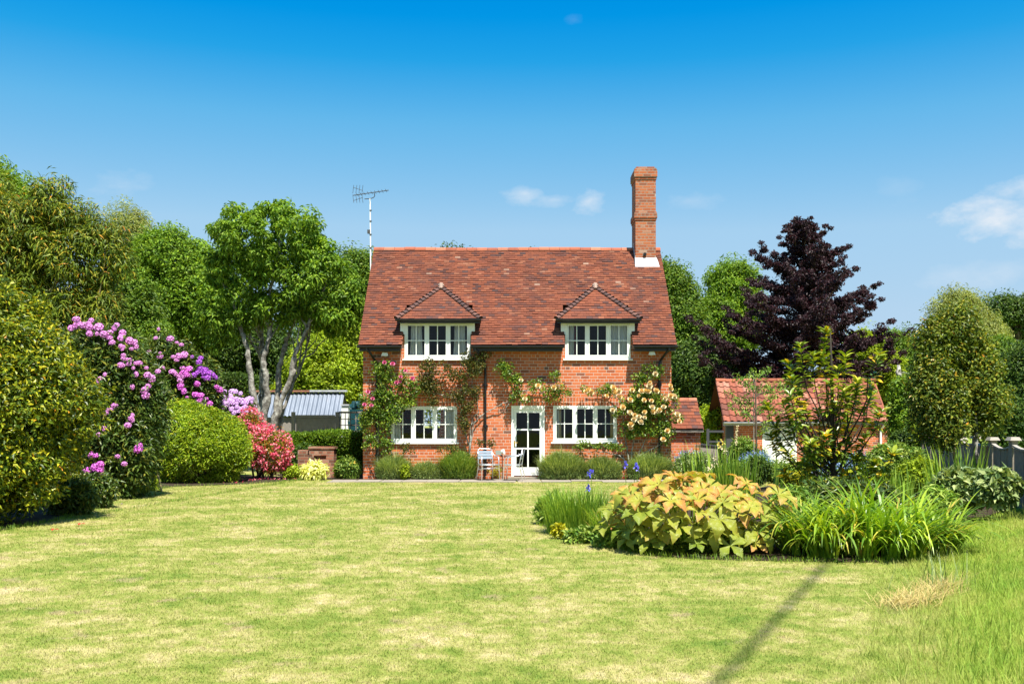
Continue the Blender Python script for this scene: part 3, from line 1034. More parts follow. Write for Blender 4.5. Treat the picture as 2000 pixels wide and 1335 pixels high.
# dormers ---------------------------------------------------------------
def dormer(w, cx):
    hw = 1.2
    ze, za = 4.63, 5.70
    yf, yr = 28.77, 29.95
    ys = EY+(ze-EZ)/SLOPE-.02
    yt = EY+(za-EZ)/SLOPE
    body = MB()
    for s in (-1, 1):
        xi = (w[0] if s < 0 else w[1])
        x0, x1 = sorted((xi-s*.002, xi+s*.125))
        body.box(x0, x1, YF-.004, YF+.05, roofz(YF)-.03, ze-.06)
        x0, x1 = sorted((xi+s*.02, xi+s*.12))
    body.box(w[0]-.125, w[1]+.125, YF-.018, YF+.08, ze-.058, ze-.01)
    d = body.build('dormer', M_white, house)
    ck = MB()
    for s in (-1, 1):
        xi = (w[0] if s < 0 else w[1])+s*.06
        ck.hexa([(xi-.03, YF+.051, roofz(YF+.05)-.1), (xi+.03, YF+.051, roofz(YF+.05)-.1), (xi+.03, ys+.3, ze-.03), (xi-.03, ys+.3, ze-.03),
                 (xi-.03, YF+.051, ze-.02), (xi+.03, YF+.051, ze-.02), (xi+.03, ys+.3, ze-.02), (xi-.03, ys+.3, ze-.02)])
    # ceiling and eaves board
    ck.box(cx-hw+.04, cx+hw-.04, yf+.06, yf+.085, ze-.10, ze-.005)
    ck.box(cx-hw+.04, cx+hw-.04, yf+.085, ys+.25, ze-.009, ze-.003)
    ck.build('cheek', M_darklead, d)
    Lf = math.hypot(yr-yf, za-ze)
    sd = np.array((0, yr-yf, za-ze))/Lf
    nd = np.array((0, -sd[2], sd[1]))
    Vf = tile_field(13, (cx, yf, ze), (1, 0, 0), sd, nd, Lf, Lf/13, .172, .014, lambda t: [(-hw*(1-t)+.01, hw*(1-t)-.01)] if t < .97 else [])
    Ls = math.hypot(hw, za-ze)
    parts = [Vf]
    for s in (-1, 1):
        sd2 = np.array((-s*hw, 0, za-ze))/Ls
        nd2 = np.array((s*(za-ze), 0, hw))/Ls
        # run along +y on the right slope, -y on the left, so that faces point outwards
        if s > 0:
            parts.append(tile_field(13, (cx+hw, yf, ze), (0, 1, 0), sd2, nd2, Ls, Ls/13, .172, .014,
                                    lambda t: [((yr-yf)*t+.01, (ys-yf)+(yt-ys)*t+.05)]))
        else:
            parts.append(tile_field(13, (cx-hw, yf, ze), (0, -1, 0), sd2, nd2, Ls, Ls/13, .172, .014,
                                    lambda t: [(-((ys-yf)+(yt-ys)*t+.05), -((yr-yf)*t+.01))]))
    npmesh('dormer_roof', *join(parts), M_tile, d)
    # bonnet tiles down both hips, and a mortar cap
    V, Fq = [], []
    for s in (-1, 1):
        A = np.array((cx+s*(hw+.02), yf-.02, ze+.02)); B = np.array((cx, yr, za+.04))
        n = 13
        dv = (B-A)/n
        ax = norm(dv[None])[0]
        side = norm(np.cross(ax, UP)[None])[0]
        up = np.cross(side, ax)
        for k in range(n):
            p0 = A+dv*k; p1 = A+dv*(k+1.25)
            i = len(V)
            for p, r, l in ((p0, .09, .04), (p1, .072, .0)):
                for qn in range(7):
                    an = PI*qn/6
                    V.append(p-side*math.cos(an)*r+up*(math.sin(an)*r*.8+l-.035))
            for qn in range(6):
                Fq.append([i+qn, i+qn+1, i+8+qn, i+7+qn])
            j = len(V)
            for qn in range(7):
                V.append(V[i+qn])
            V.append(p0+up*(-.04))
            for qn in range(0, 6, 2):
                Fq.append([j+7, j+qn, j+qn+1, j+qn+2])
    ra = [(cx, y, za) for y in (yr-.05, yt+.1)]
    i = len(V)
    for y in (yr-.10, yt+.15):
        for qn in range(7):
            an = PI*qn/6
            V.append((cx-math.cos(an)*.13, y, za-.03+math.sin(an)*.11))
    for qn in range(6):
        Fq.append([i+qn, i+7+qn, i+8+qn, i+qn+1])
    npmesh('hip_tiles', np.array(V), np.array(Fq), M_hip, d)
    cap = MB()
    cap.tube([(cx, yr-.12, za-.05), (cx, yr-.02, za+.075), (cx, yr+.2, za+.08)], [.06, .09, .08], 7)
    cap.build('mortar_cap', simple('grey_mortar', (.3, .22, .18), .95, .1, var=.4, scale=25), d)
    gm = MB(); gutter(gm, cx-hw-.04, cx+hw+.04, yf-.035, ze-.005, .055)
    gm.box(cx-hw+.0, cx+hw-.0, yf+.02, yf+.05, ze-.11, ze-.0)
    gm.build('gutter', M_black, d)
dormer(LD, (LD[0]+LD[1])/2+.04)
dormer(RD, (RD[0]+RD[1])/2)

# security lights under the eaves
for u, v in ((752, 692), (1273, 690)):
    x, z = X(u, 28.85), Z(v, 28.85)
    mb = MB()
    mb.box(x-.035, x+.035, YF-.05, YF-.002, z-.05, z+.05)
    mb.tube([(x, YF-.05, z+.02), (x, YF-.12, z+.0)], .018, 8)
    mb.hexa([(x-.10, YF-.24, z-.045), (x+.10, YF-.24, z-.045), (x+.09, YF-.12, z-.045), (x-.09, YF-.12, z-.045),
             (x-.07, YF-.22, z+.055), (x+.07, YF-.22, z+.055), (x+.07, YF-.12, z+.06), (x-.07, YF-.12, z+.06)])
    mb.build('security_light', M_white, house)

# television aerial, strapped to the gable end
aer = thing('tv_aerial', 'tall white television aerial mast strapped to the left gable', 'aerial', (-4.47, 31.6, 5.6))
ya = 31.6
mb = MB()
mx_ = X(724.5, ya)
mb.tube([(mx_, ya, 5.6), (mx_-.03, ya, Z(388, ya))], .021, 10)
mb.build('mast', simple('white_aerial_paint', (.8, .82, .84), .4), aer)
for v in (484, 458, 432, 411):
    mb = MB(); mb.tube([(mx_-.01, ya, Z(v, ya)-.02), (mx_-.01, ya, Z(v, ya)+.02)], .034, 10); mb.build('collar', M_darklead, aer)
mb = MB(); mb.box(mx_-.11, mx_-.02, ya-.05, ya+.05, Z(456, ya), Z(449, ya)); mb.build('amplifier', M_darklead, aer)
for z in (5.8, 6.3):
    mb = MB(); mb.box(mx_-.04, XL+.002, ya-.03, ya+.03, z-.03, z+.03); mb.build('clamp', M_darklead, aer)
mb = MB()
p0 = P(690, 381.5, ya); p1 = P(759, 371.5, ya)
mb.tube([p0, p1], .014, 8)
mb.tube([P(731, 377, ya), P(732, 383, ya), P(729, 386, ya), P(723, 388, ya), P(712, 388.5, ya)], .013, 8)
for u in range(698, 758, 7):
    t = (u-690)/69
    p = p0+(p1-p0)*t
    mb.tube([p+np.array((0, -.22, 0)), p+np.array((0, .22, 0))], .006, 6)
# reflector
for k in range(4):
    for s in (-1, 1):
        a = P(689+k*6, 379, ya)+np.array((0, 0, s*.02))
        mb.tube([a, a+np.array((.035+k*.0, -.02, s*(.26)))], .007, 6)
for s in (-1, 1):
    a = P(690, 379-s*13, ya)
    mb.tube([a, a+np.array((.3, 0, .0-s*.1))], .007, 6)
mb.build('antenna', M_darklead, aer)

# ------------------------------------------------------------------ outbuildings, fences
# small lean-to on the right gable
lt = thing('brick_outhouse', 'small low brick outhouse with red tiled lean-to roof against the cottage gable', 'outhouse', (5.2, 31, 0))
lx0, lx1, ly = XR+.003, X(1368, 30.55), 30.55
mb = MB()
wall_xz(mb, lx0, lx1, -.05, 1.42, ly, ly+.2, [])
mb.quad((lx1, ly+.0005, -.05), (lx1, 32.3, -.05), (lx1, 32.3, 2.1), (lx1, 31.55, 2.30), (lx1, ly+.0005, 1.42))
mb.quad((lx1, 32.3, -.05), (lx0, 32.3, -.05), (lx0, 32.3, 2.1), (lx1, 32.3, 2.1))
mb.build('wall', M_brick, lt)
le = 1.45
lL = math.hypot(1.25, .93)
tv = tile_field(9, (0, 30.38, le), (1, 0, 0), np.array((0, 1.25, .93))/lL, np.array((0, -.93, 1.25))/lL, lL, lL/9, .172, .014, lambda t: [(lx0, lx1+.08)])
tb = tile_field(7, (0, 32.45, 1.7), (-1, 0, 0), np.array((0, -.82, .68))/1.065, np.array((0, .68, .82))/1.065, 1.065, 1.065/7, .172, .014, lambda t: [(-lx1-.08, -lx0)])
lr = npmesh('roof', *join([tv, tb]), M_tile, lt)
mb = MB()
i = 0
x = lx0
while x < lx1+.07:
    w = min(.32, lx1+.08-x)
    mb.tube([(x+.004, 31.63, 2.33), (x+w-.004, 31.63, 2.33)], .11, 10)
    x += .32
mb.build('ridge_tiles', M_ridge, lr)
mb = MB(); mb.box(lx0, lx1+.07, 30.40, 30.44, le-.09, le-.005); mb.build('fascia', M_oak, lt)

# outbuilding on the right with pantile roof
ge = 40.0
gx0_, gx1_ = X(1421, ge), X(1734, ge)
gar = thing('brick_outbuilding', 'long low brick outbuilding with orange pantile roof and white doors', 'outbuilding', ((gx0_+gx1_)/2, ge+1.5, 0))
mb = MB()
gd = (X(1489, ge), X(1556, ge), -.05, 1.70)
gez = Z(822, ge)
wall_xz(mb, gx0_+.25, gx1_, -.1, gez, ge, ge+.22, [gd])
mb.quad((gx0_+.25, ge+.0005, -.1), (gx0_+.25, ge+3, -.1), (gx0_+.25, ge+3, gez), (gx0_+.25, ge+1.35, 3.2), (gx0_+.25, ge+.0005, gez))
mb.quad((gx1_, ge+.0005, -.1), (gx1_, ge+3, -.1), (gx1_, ge+3, gez), (gx1_, ge+1.35, 3.2), (gx1_, ge+.0005, gez))
mb.build('wall', M_brick, gar)
mb = MB()
mb.box(gx1_+.01, gx1_+.5, ge-.1, ge+.4, -.1, .75)
mb.build('buttress', M_brick, gar)
mb = MB()
a, b, c, d = gd
mb.box(a, a+.09, ge-.01, ge+.08, c, d); mb.box(b-.09, b, ge-.01, ge+.08, c, d); mb.box(a+.09, b-.09, ge-.01, ge+.08, d-.07, d)
mb.build('door_frame', M_white, gar)
for k in range(2):
    mb = MB()
    w = (b-a-.18)/2
    xa = a+.09+k*w
    for q in range(5):
        mb.box(xa+w*q/5+.004, xa+w*(q+1)/5-.004, ge+.02, ge+.05, c+.02, d-.075)
    mb.build('door', M_white, gar)
V, Fq = [], []
ey_, ez_ = ge-.22, gez-.02
ry_, rz_ = ge+1.35, Z(745, ge+1.35)
xa_, xb_ = X(1413, ey_), X(1738, ey_)
def pantiles(xa, xb, y0, z0, y1, z1, rows, wd):
    V, Fq = [], []
    sd = np.array((0, y1-y0, z1-z0)); L = np.linalg.norm(sd); sd /= L
    nd = np.array((0, -sd[2], sd[1]))
    if y1 < y0: nd = -nd
    n = int((xb-xa)/wd)
    for r in range(rows):
        for k in range(n):
            i = len(V)
            for (s, l) in ((r*L/rows-.03, .05), ((r+1)*L/rows+.02, .012)):
                for q in range(8):
                    t = q/7
                    h = .045*math.sin(t*2*PI)*(1 if t < .5 else .45)+.02
                    V.append(np.array((xa+(k+t*1.04)*wd, y0, z0))+sd*s+nd*(h+l+(random.random()-.5)*.006))
            for q in range(7):
                Fq.append([i+q, i+q+1, i+9+q, i+8+q])
            j = len(V)
            for q in range(8):
                V.append(V[i+q]); 
            for q in range(8):
                V.append(V[i+q]-nd*.03)
            for q in range(7):
                Fq.append([j+q+8, j+q+9, j+q+1, j+q])
    i = len(V)
    for x in (xa, xb):
        V.append(np.array((x, y0, z0))-nd*.02); V.append(np.array((x, y1, z1))-nd*.02)
    Fq.append([i, i+2, i+3, i+1])
    return np.array(V), np.array(Fq)
grf = npmesh('roof', *join([pantiles(xa_, xb_, ey_, ez_, ry_, rz_, 7, .262), pantiles(xa_, xb_, ge+3.2, gez, ry_+.01, rz_, 4, .262)]), M_tile2, gar, smooth=False)
mb = MB(); x = xa_
while x < xb_:
    w = min(.42, xb_-x)
    dz = random.gauss(0, .01)
    mb.tube([(x+.004, ry_, rz_+.03+dz), (x+w-.004, ry_, rz_+.03+dz)], .11, 10); x += .42
mb.build('ridge_tiles', M_ridge, grf)
mb = MB(); gutter(mb, xa_, xa_+.62*(xb_-xa_), ey_-.02, ez_-.03, .06); mb.box(xa_, xa_+.62*(xb_-xa_), ey_+.06, ey_+.09, ez_-.16, ez_-.02)
mb.build('gutter', M_lead, gar)
mb = MB(); mb.box(xa_+.63*(xb_-xa_), xb_, ey_+.03, ey_+.06, ez_-.13, ez_-.01); mb.build('fascia', M_oak, gar)
mb = MB()
dx = X(1719, ge)
mb.tube([(dx+.1, ey_, ez_-.1), (dx+.06, ey_+.08, ez_-.22), (dx, ge-.06, ez_-.3), (dx, ge-.06, .05)], .045, 10)
mb.build('downpipe', M_white, gar)
mb = MB(); mb.box(gx0_-.05, gx0_+.24, ge-.02, ge+.2, -.05, gez-.1); mb.build('corner_board', M_darklead, gar)

# corrugated iron shed on the left
sy = 38.0
sh = thing('corrugated_shed', 'low shed with blue grey corrugated iron roof behind the wooden fence', 'shed', (X(580, sy), sy+1, 0))
sx0, sx1 = X(486, sy), X(665, sy)
sr_y, sr_z = sy+.9, Z(766, sy+.9)
se_z = Z(812, sy)
V, Fq = [], []
n = 150
for k in range(n+1):
    x = sx0+(sx1-sx0)*k/n
    o_ = .022*math.sin(k/n*(sx1-sx0)/.105*PI*2/1.6)
    V += [(x, sy, se_z+o_), (x, sr_y, sr_z+o_), (x, sy+2.1, se_z+.1+o_)]
for k in range(n):
    Fq += [[3*k, 3*k+3, 3*k+4, 3*k+1], [3*k+1, 3*k+4, 3*k+5, 3*k+2]]
so_ = npmesh('roof', np.array(V), np.array(Fq), M_corr, sh)
mb = MB(); mb.bar((sx0-.1, sr_y, sr_z+.05), (X(605, sr_y), sr_y, sr_z+.05), .28, .07); mb.build('ridge_cap', M_rust, so_)
mb = MB(); mb.bar((X(606, sr_y), sr_y, sr_z+.055), (sx1+.1, sr_y, sr_z+.055), .28, .07); mb.build('ridge_cap', M_lead, so_)
mb = MB()
mb.box(sx0+.1, sx1-.1, sy+.12, sy+1.95, -.05, se_z-.05)
mb.build('wall', M_oak, sh)

# close boarded fence panel and trellis
fy = 35.0
fp = thing('wooden_fence', 'short pale close-boarded fence section above the clipped hedge', 'fence', (X(617, fy), fy, 0))
fx0, fx1 = X(573, fy), X(659, fy)
mb = MB()
x = fx0+.1
while x < fx1-.08:
    mb.box(x+.002, min(x+.145, fx1-.08), fy-.01+random.uniform(-.005, .005), fy+.012, .1, Z(817, fy)+random.uniform(-.01, .01)); x += .148
mb.build('boards', M_palewood, fp)
mb = MB(); mb.box(fx0+.08, fx1-.08, fy-.07, fy-.015, Z(815, fy), Z(810, fy)); mb.build('rail', M_palewood, fp)
mb = MB(); mb.box(fx0+.08, fx1-.08, fy-.05, fy-.02, Z(848, fy)-.03, Z(843, fy)); mb.build('rail', M_palewood, fp)
for x in (fx0, fx1):
    mb = MB(); mb.box(x-.06, x+.06, fy-.07, fy+.06, -.05, Z(804, fy)); mb.build('post', M_palewood, fp)
tp = thing('wooden_trellis', 'open square wooden trellis panel in front of the dark teal tank', 'trellis', (X(690, fy), fy, 0))
tx0, tx1 = fx1+.09, X(716, fy)
mb = MB()
for k in range(6):
    x = tx0+(tx1-tx0)*k/5
    mb.box(x-.014, x+.014, fy-.02, fy-.004, .1, Z(805, fy)-.02)
for k in range(8):
    z = .5+(Z(806, fy)-.5)*k/7
    mb.box(tx0-.02, tx1+.02, fy-.003, fy+.012, z-.014, z+.014)
mb.build('lattice', M_oak, tp)
mb = MB(); mb.box(tx0-.04, tx1+.04, fy-.025, fy+.02, Z(806, fy)-.005, Z(803, fy)); mb.build('rail', M_oak, tp)
tk = thing('oil_tank', 'dark teal plastic oil tank with ribbed lid behind the trellis', 'tank', (X(694, 37), 37, 0))
mb = MB()
tx0, tx1 = X(681, 36.5), X(716, 36.5)
mb.hexa([(tx0, 36.5, .1), (tx1, 36.5, .1), (tx1, 37.5, .1), (tx0, 37.5, .1), (tx0+.03, 36.5, 2.15), (tx1-.03, 36.5, 2.15), (tx1-.03, 37.5, 2.15), (tx0+.03, 37.5, 2.15)])
for z in (.6, 1.1, 1.6):
    mb.box(tx0-.02, tx1+.02, 36.47, 37.53, z, z+.1)
mb.build('tank_body', M_teal, tk)
mb = MB()
mb.tube([(tx0+.02, 37, 2.2), (tx0+.2, 37, 2.32), (tx1-.2, 37, 2.32), (tx1-.02, 37, 2.2)], .14, 10)
for x in (tx0+.15, tx0+.38, tx0+.6):
    mb.tube([(x, 36.6, 2.2), (x, 36.62, 2.4), (x, 37.4, 2.4)], .06, 8)
mb.build('lid', M_teal, tk)
cv = thing('white_cabinet', 'pale white cabinet between the corrugated shed and the teal tank', 'cabinet', (X(675, 37.2), 37.2, 0))
mb = MB(); xa, xb = X(667, 37.2), X(680, 37.2)
mb.box(xa, xb, 37.2, 37.7, .05, Z(792, 37.2)); mb.build('body', M_white, cv)
mb = MB(); mb.box(xa-.03, xb+.03, 37.16, 37.75, Z(792, 37.2)+.001, Z(790, 37.2)+.02); mb.build('lid', M_lead, cv)

# old brick pillar with niches at the end of the low hedge
py = 29.9
pl = thing('brick_pillar', 'stub of old mossy brick wall with two dark slots beside the hedge', 'pillar', (X(630, py), py, 0))
pa, pb_ = X(604, py), X(652, py)
mb = MB()
zt = Z(876, py)
holes = [(X(613, py), X(637, py), Z(896, py), Z(889, py)), (X(622, py), X(639, py), Z(920, py), Z(914, py))]
wall_xz(mb, pa, pb_, -.05, zt, py, py+.13, holes)
mb.box(pa+.001, pb_-.001, py+.131, py+.45, -.05, zt-.001)
mb.box(X(585, py+.3), pa-.001, py+.05, py+.4, -.05, zt-.04)
mb.build('wall', M_oldbrick, pl)
mb = MB(); mb.box(pa-.03, pb_+.03, py-.03, py+.48, zt, zt+.06); mb.build('coping', M_oldbrick, pl)

# long fence on the right
fr = thing('panel_fence', 'long weathered silver fence with capped posts running along the right border', 'fence', (10, 21, .3))
A = np.array((8.05, 15.2)); B = np.array((12.6, 30.5))
nP = 8
dv = (B-A)/nP
A = A-2*dv
nP = 10
for k in range(nP):
    p, q = A+dv*k, A+dv*(k+1)
    zt0 = 1.265-.012*k
    g0, g1 = float(rise(*p)), float(rise(*q))
    sag = random.uniform(.03, .09)
    mb = MB()
    d = q-p
    m = 9
    for j in range(m):
        a_ = p+d*(.05+.9*j/m); b_ = p+d*(.05+.9*(j+.97)/m)
        lean = random.uniform(-.006, .006)
        z1 = zt0-sag*math.sin(PI*(j+.5)/m)-.02
        n2 = np.array((-d[1], d[0]))/np.linalg.norm(d)*(.012+lean)
        mb.hexa([(*(a_-n2), min(g0, g1)-.05), (*(b_-n2*1.6), min(g0, g1)-.05), (*(b_+n2), min(g0, g1)-.05), (*(a_+n2), min(g0, g1)-.05),
                 (*(a_-n2), z1), (*(b_-n2*1.6), z1), (*(b_+n2), z1), (*(a_+n2), z1)])
    mb.build('panel', M_fence, fr)
    mb = MB()
    for j in range(5):
        t0, t1 = .04+.92*j/5, .04+.92*(j+1)/5
        za_, zb_ = zt0-sag*math.sin(PI*t0), zt0-sag*math.sin(PI*t1)
        mb.bar((*(p+d*t0), za_), (*(p+d*t1), zb_), .07, .03)
    mb.build('capping_rail', M_palewood, fr)
for k in range(nP+1):
    p = A+dv*k
    zt0 = 1.325-.012*k+random.uniform(-.02, .04)
    mb = MB(); mb.box(p[0]-.055, p[0]+.055, p[1]-.055, p[1]+.055, float(rise(*p))-.1, zt0)
    po = mb.build('post', M_fence, fr)
    mb = MB(); h = zt0+.001
    mb.hexa([(p[0]-.1, p[1]-.1, h), (p[0]+.1, p[1]-.1, h), (p[0]+.1, p[1]+.1, h), (p[0]-.1, p[1]+.1, h),
             (p[0]-.07, p[1]-.07, h+.06), (p[0]+.07, p[1]-.07, h+.06), (p[0]+.07, p[1]+.07, h+.06), (p[0]-.07, p[1]+.07, h+.06)])
    mb.build('post_cap', M_palewood, po)

# dark gate between outhouse and outbuilding, white sheet beside it
gt_ = thing('dark_gate', 'dark wooden rail gate between the outhouse and the outbuilding', 'gate', (X(1390, 36), 36, 0))
mb = MB()
mb.box(X(1380, 36), X(1385, 36), 35.97, 36.05, -.05, Z(837, 36))
mb.build('post', M_darklead, gt_)
for v in (842, 862):
    mb = MB(); mb.box(X(1385, 36)+.003, X(1414, 36), 35.99, 36.03, Z(v+2, 36), Z(v-2, 36)); mb.build('rail', M_darklead, gt_)
wl_ = thing('white_cold_frame', 'low whitish cold frame with dark sloping edge beside the outhouse', 'cold frame', (X(1382, 33), 33, 0))
mb = MB()
mb.hexa([(X(1366, 33), 33, -.05), (X(1402, 33), 33, -.05), (X(1402, 33), 33.6, -.05), (X(1366, 33), 33.6, -.05),
         (X(1366, 33), 33, Z(868, 33)), (X(1402, 33), 33, Z(872, 33)), (X(1402, 33), 33.6, Z(869, 33)), (X(1366, 33), 33.6, Z(865, 33))])
mb.build('side', M_stone, wl_)
mb = MB(); mb.bar((X(1365, 33), 33, Z(866.5, 33)), (X(1404, 33), 33, Z(870.5, 33)), .08, .05); mb.build('edge', M_darklead, wl_)

# weathered dead post
dp = thing('dead_trunk', 'weathered grey dead tree trunk standing behind the outbuilding', 'dead trunk', (X(1757, 37), 37, 0))
mb = MB()
mb.tube([P(1758, 900, 37)*[1, 1, 0], P(1759, 790, 37), P(1757, 745, 37), P(1755, 712, 37)], [.14, .13, .12, .05], 9)
mb.build('trunk', M_greybark, dp, smooth=True)
mb = MB()
mb.tube([P(1757, 738, 37), P(1752, 730, 36.9), P(1751, 722, 36.9)], [.06, .05, .03], 7)
mb.tube([P(1757, 729, 37), P(1766, 727, 36.9), P(1776, 730, 36.8)], [.03, .02, .015], 6)
mb.build('snag', M_greybark, dp, smooth=True)

# ------------------------------------------------------------------ bistro chairs and garden spotlight
def make_chair():
    r = thing('bistro_chair', 'silver aluminium bistro chair with slatted back, facing the lawn', 'chair', (0, 0, 0), 'aluminium bistro chairs by the door')
    R = .0125
    # local frame: seat faces -y
    for s in (-1, 1):
        mb = MB(); x = s*.25
        mb.tube([(x*1.06, -.25, 0), (x, -.22, .44), (x, -.20, .62), (x, -.14, .665), (x, .08, .67), (x*.92, .24, .74)], R, 8)
        mb.build('arm_leg', M_alu, r, smooth=True)
        mb = MB(); x = s*.215
        mb.tube([(x*1.12, .30, 0), (x, .20, .42), (x, .23, .60), (x*.98, .28, .84)], R, 8)
        mb.build('back_leg', M_alu, r, smooth=True)
    mb = MB()
    mb.tube([(-.211, .28, .84), (-.15, .295, .875), (.15, .295, .875), (.211, .28, .84)], R, 8)
    mb.build('top_rail', M_alu, r, smooth=True)
    mb = MB()
    for z, y in ((.78, .268), (.70, .252), (.62, .236)):
        mb.hexa([(-.2, y-.006, z-.034), (.2, y-.006, z-.034), (.2, y+.0, z-.034), (-.2, y+.0, z-.034), (-.2, y+.006, z+.034), (.2, y+.006, z+.034), (.2, y+.012, z+.034), (-.2, y+.012, z+.034)])
    mb.build('backrest', M_alu, r)
    mb = MB()
    for k in range(6):
        y = -.22+k*.076
        mb.box(-.225, .225, y, y+.064, .437, .449)
    mb.build('seat', M_alu, r)
    mb = MB()
    for s in (-1, 1):
        mb.tube([(s*.235, -.22, .425), (s*.225, .20, .42)], R, 8)
    mb.tube([(-.245, -.222, .425), (.245, -.222, .425)], R, 8)
    mb.tube([(-.24, -.225, .33), (.24, -.225, .33)], R*.8, 8)
    mb.tube([(-.225, .225, .30), (.225, .225, .30)], R*.8, 8)
    mb.build('seat_frame', M_alu, r, smooth=True)
    return r
ch1 = make_chair()
ch2 = copy_tree(ch1)
ch1.location = (X(953, 28.15), 28.15, .03); ch1.rotation_euler = (0, 0, math.radians(20))
ch2.location = (X(1003, 28.0), 28.0, .03); ch2.rotation_euler = (0, 0, math.radians(-100))
ch2['label'] = 'silver aluminium bistro chair turned sideways in front of the white door'
sp_ = thing('garden_spotlight', 'small grey garden spotlight on a thin stake beside the door', 'spotlight', (X(981, 28.6), 28.6, 0))
mb = MB(); mb.tube([(X(981, 28.6), 28.6, -.1), (X(981, 28.6), 28.6, Z(889, 28.6))], .012, 8); mb.build('stake', M_black, sp_)
mb = MB()
mb.box(X(968, 28.6), X(978.5, 28.6), 28.55, 28.72, Z(888, 28.6), Z(879, 28.6))
mb.build('housing', simple('grey_green_metal', (.28, .3, .26), .5), sp_)
mb = MB(); mb.tube([(X(978.8, 28.6), 28.63, Z(882, 28.6)), (X(984.5, 28.6), 28.6, Z(881.5, 28.6))], [.05, .08], 14); mb.build('lamp_face', M_white, sp_)
mb = MB(); mb.tube([(X(981, 28.6), 28.6, Z(890, 28.6)), (X(977, 28.6), 28.63, Z(888, 28.6))], .03, 8); mb.build('bracket', M_black, sp_)

# unseen cable, added high overhead to cast the shadow line on the lawn
oc = thing('shadow_cable', 'unseen thick dark cable added overhead to cast the shadow line across the lawn', 'cable', (3, 6, 7))
def above(sx, sy, h):
    return (sx+h*SUN.x/SUN.z, sy+h*SUN.y/SUN.z, h)
mb = MB()
mb.tube([above(1.26-.4447*9, 6.13-9, 14), above(1.26, 6.13, 14), above(2.3, 8.47, 14.5), above(3.35, 10.84, 15.5), above(4.1, 12.5, 17)], .034, 8)
mb.build('cable', M_black, oc)

# ------------------------------------------------------------------ foliage materials
L_bright = leafmat('bright_green_leaf', [(0, (.028, .072, .008)), (.5, (.055, .125, .011)), (1, (.10, .18, .018))])
L_mid = leafmat('mid_green_leaf', [(0, (.022, .058, .008)), (.5, (.042, .098, .012)), (1, (.08, .14, .018))])
L_dark = leafmat('dark_green_leaf', [(0, (.010, .028, .006)), (.5, (.022, .055, .010)), (1, (.045, .085, .014))], .25)
L_lime = leafmat('lime_green_leaf', [(0, (.055, .105, .008)), (.5, (.10, .175, .012)), (1, (.16, .24, .02))], .4)
L_pale = leafmat('pale_grey_green_leaf', [(0, (.06, .10, .03)), (.5, (.10, .15, .05)), (1, (.15, .19, .07))])
L_walnut = leafmat('walnut_leaf', [(0, (.028, .075, .009)), (.5, (.055, .125, .012)), (1, (.10, .18, .02))], .38)
L_beech = leafmat('copper_leaf', [(0, (.013, .008, .012)), (.5, (.034, .0155, .020)), (.85, (.064, .027, .031)), (1, (.085, .048, .056))], .22, .5, .3, tint=(1.6, .6, .7), gain=False)
L_bamboo = leafmat('yellowing_bamboo_leaf', [(0, (.016, .036, .005)), (.45, (.042, .082, .008)), (.85, (.085, .125, .011)), (.975, (.15, .14, .015)), (1, (.24, .12, .015))], .3)
L_camellia = leafmat('glossy_yellow_green_leaf', [(0, (.009, .028, .004)), (.45, (.040, .076, .006)), (.8, (.115, .158, .009)), (.985, (.18, .195, .014)), (1, (.24, .12, .012))], .25, .4, .35)
L_mound = leafmat('fresh_yellow_green_leaf', [(0, (.034, .08, .006)), (.5, (.088, .162, .010)), (.95, (.155, .235, .017)), (1, (.19, .20, .02))], .3, .45, .3)
L_rhodo = leafmat('rhododendron_leaf', [(0, (.012, .030, .007)), (.5, (.026, .058, .011)), (.85, (.05, .085, .014)), (1, (.10, .12, .02))], .2, .4, .4)
L_hedge = leafmat('clipped_hedge_leaf', [(0, (.02, .055, .006)), (.5, (.045, .105, .009)), (1, (.09, .16, .014))], .3)
L_photinia = leafmat('olive_evergreen_leaf', [(0, (.018, .042, .007)), (.5, (.046, .084, .010)), (.85, (.09, .125, .014)), (.985, (.13, .135, .016)), (1, (.24, .13, .015))], .25, .45, .3)
L_magnolia = leafmat('magnolia_leaf', [(0, (.03, .072, .008)), (.55, (.08, .135, .011)), (.86, (.14, .195, .016)), (.94, (.24, .21, .015)), (1, (.34, .25, .02))], .3, .35, .45)
L_rose = leafmat('rose_leaf', [(0, (.018, .05, .008)), (.5, (.042, .095, .012)), (1, (.11, .17, .02))], .3, .4, .35)
L_bronze = leafmat('bronze_climber_leaf', [(0, (.010, .022, .005)), (.5, (.028, .045, .009)), (.9, (.06, .065, .015)), (1, (.13, .085, .03))], .25)
L_lav = leafmat('grey_green_spike', [(0, (.04, .085, .03)), (.5, (.085, .15, .055)), (1, (.16, .24, .10))], .35)
L_iris = leafmat('sword_leaf', [(0, (.035, .09, .012)), (.5, (.07, .15, .018)), (1, (.14, .23, .035))], .38, .4, .35)
L_day = leafmat('arching_strap_leaf', [(0, (.034, .092, .009)), (.5, (.072, .155, .012)), (.94, (.15, .24, .025)), (1, (.26, .22, .06))], .4, .38, .4)
L_euph = leafmat('acid_yellow_leaf', [(0, (.30, .32, .012)), (1, (.52, .48, .02))], .3, gain=False)
L_border = leafmat('border_leaf', [(0, (.03, .08, .015)), (.5, (.06, .13, .02)), (1, (.13, .2, .05))], .3)
L_glau = leafmat('blue_green_leaf', [(0, (.035, .075, .03)), (.5, (.07, .125, .05)), (1, (.14, .20, .10))], .25, .45, .35)
L_straw = leafmat('dry_straw', [(0, (.27, .21, .06)), (.6, (.46, .36, .12)), (1, (.58, .47, .2))], .25, gain=False)
def petal(name, stops, trans=.3):
    return leafmat(name, stops, trans, .6, .15, namt=.05, tint=(1, .9, .95), gain=False)
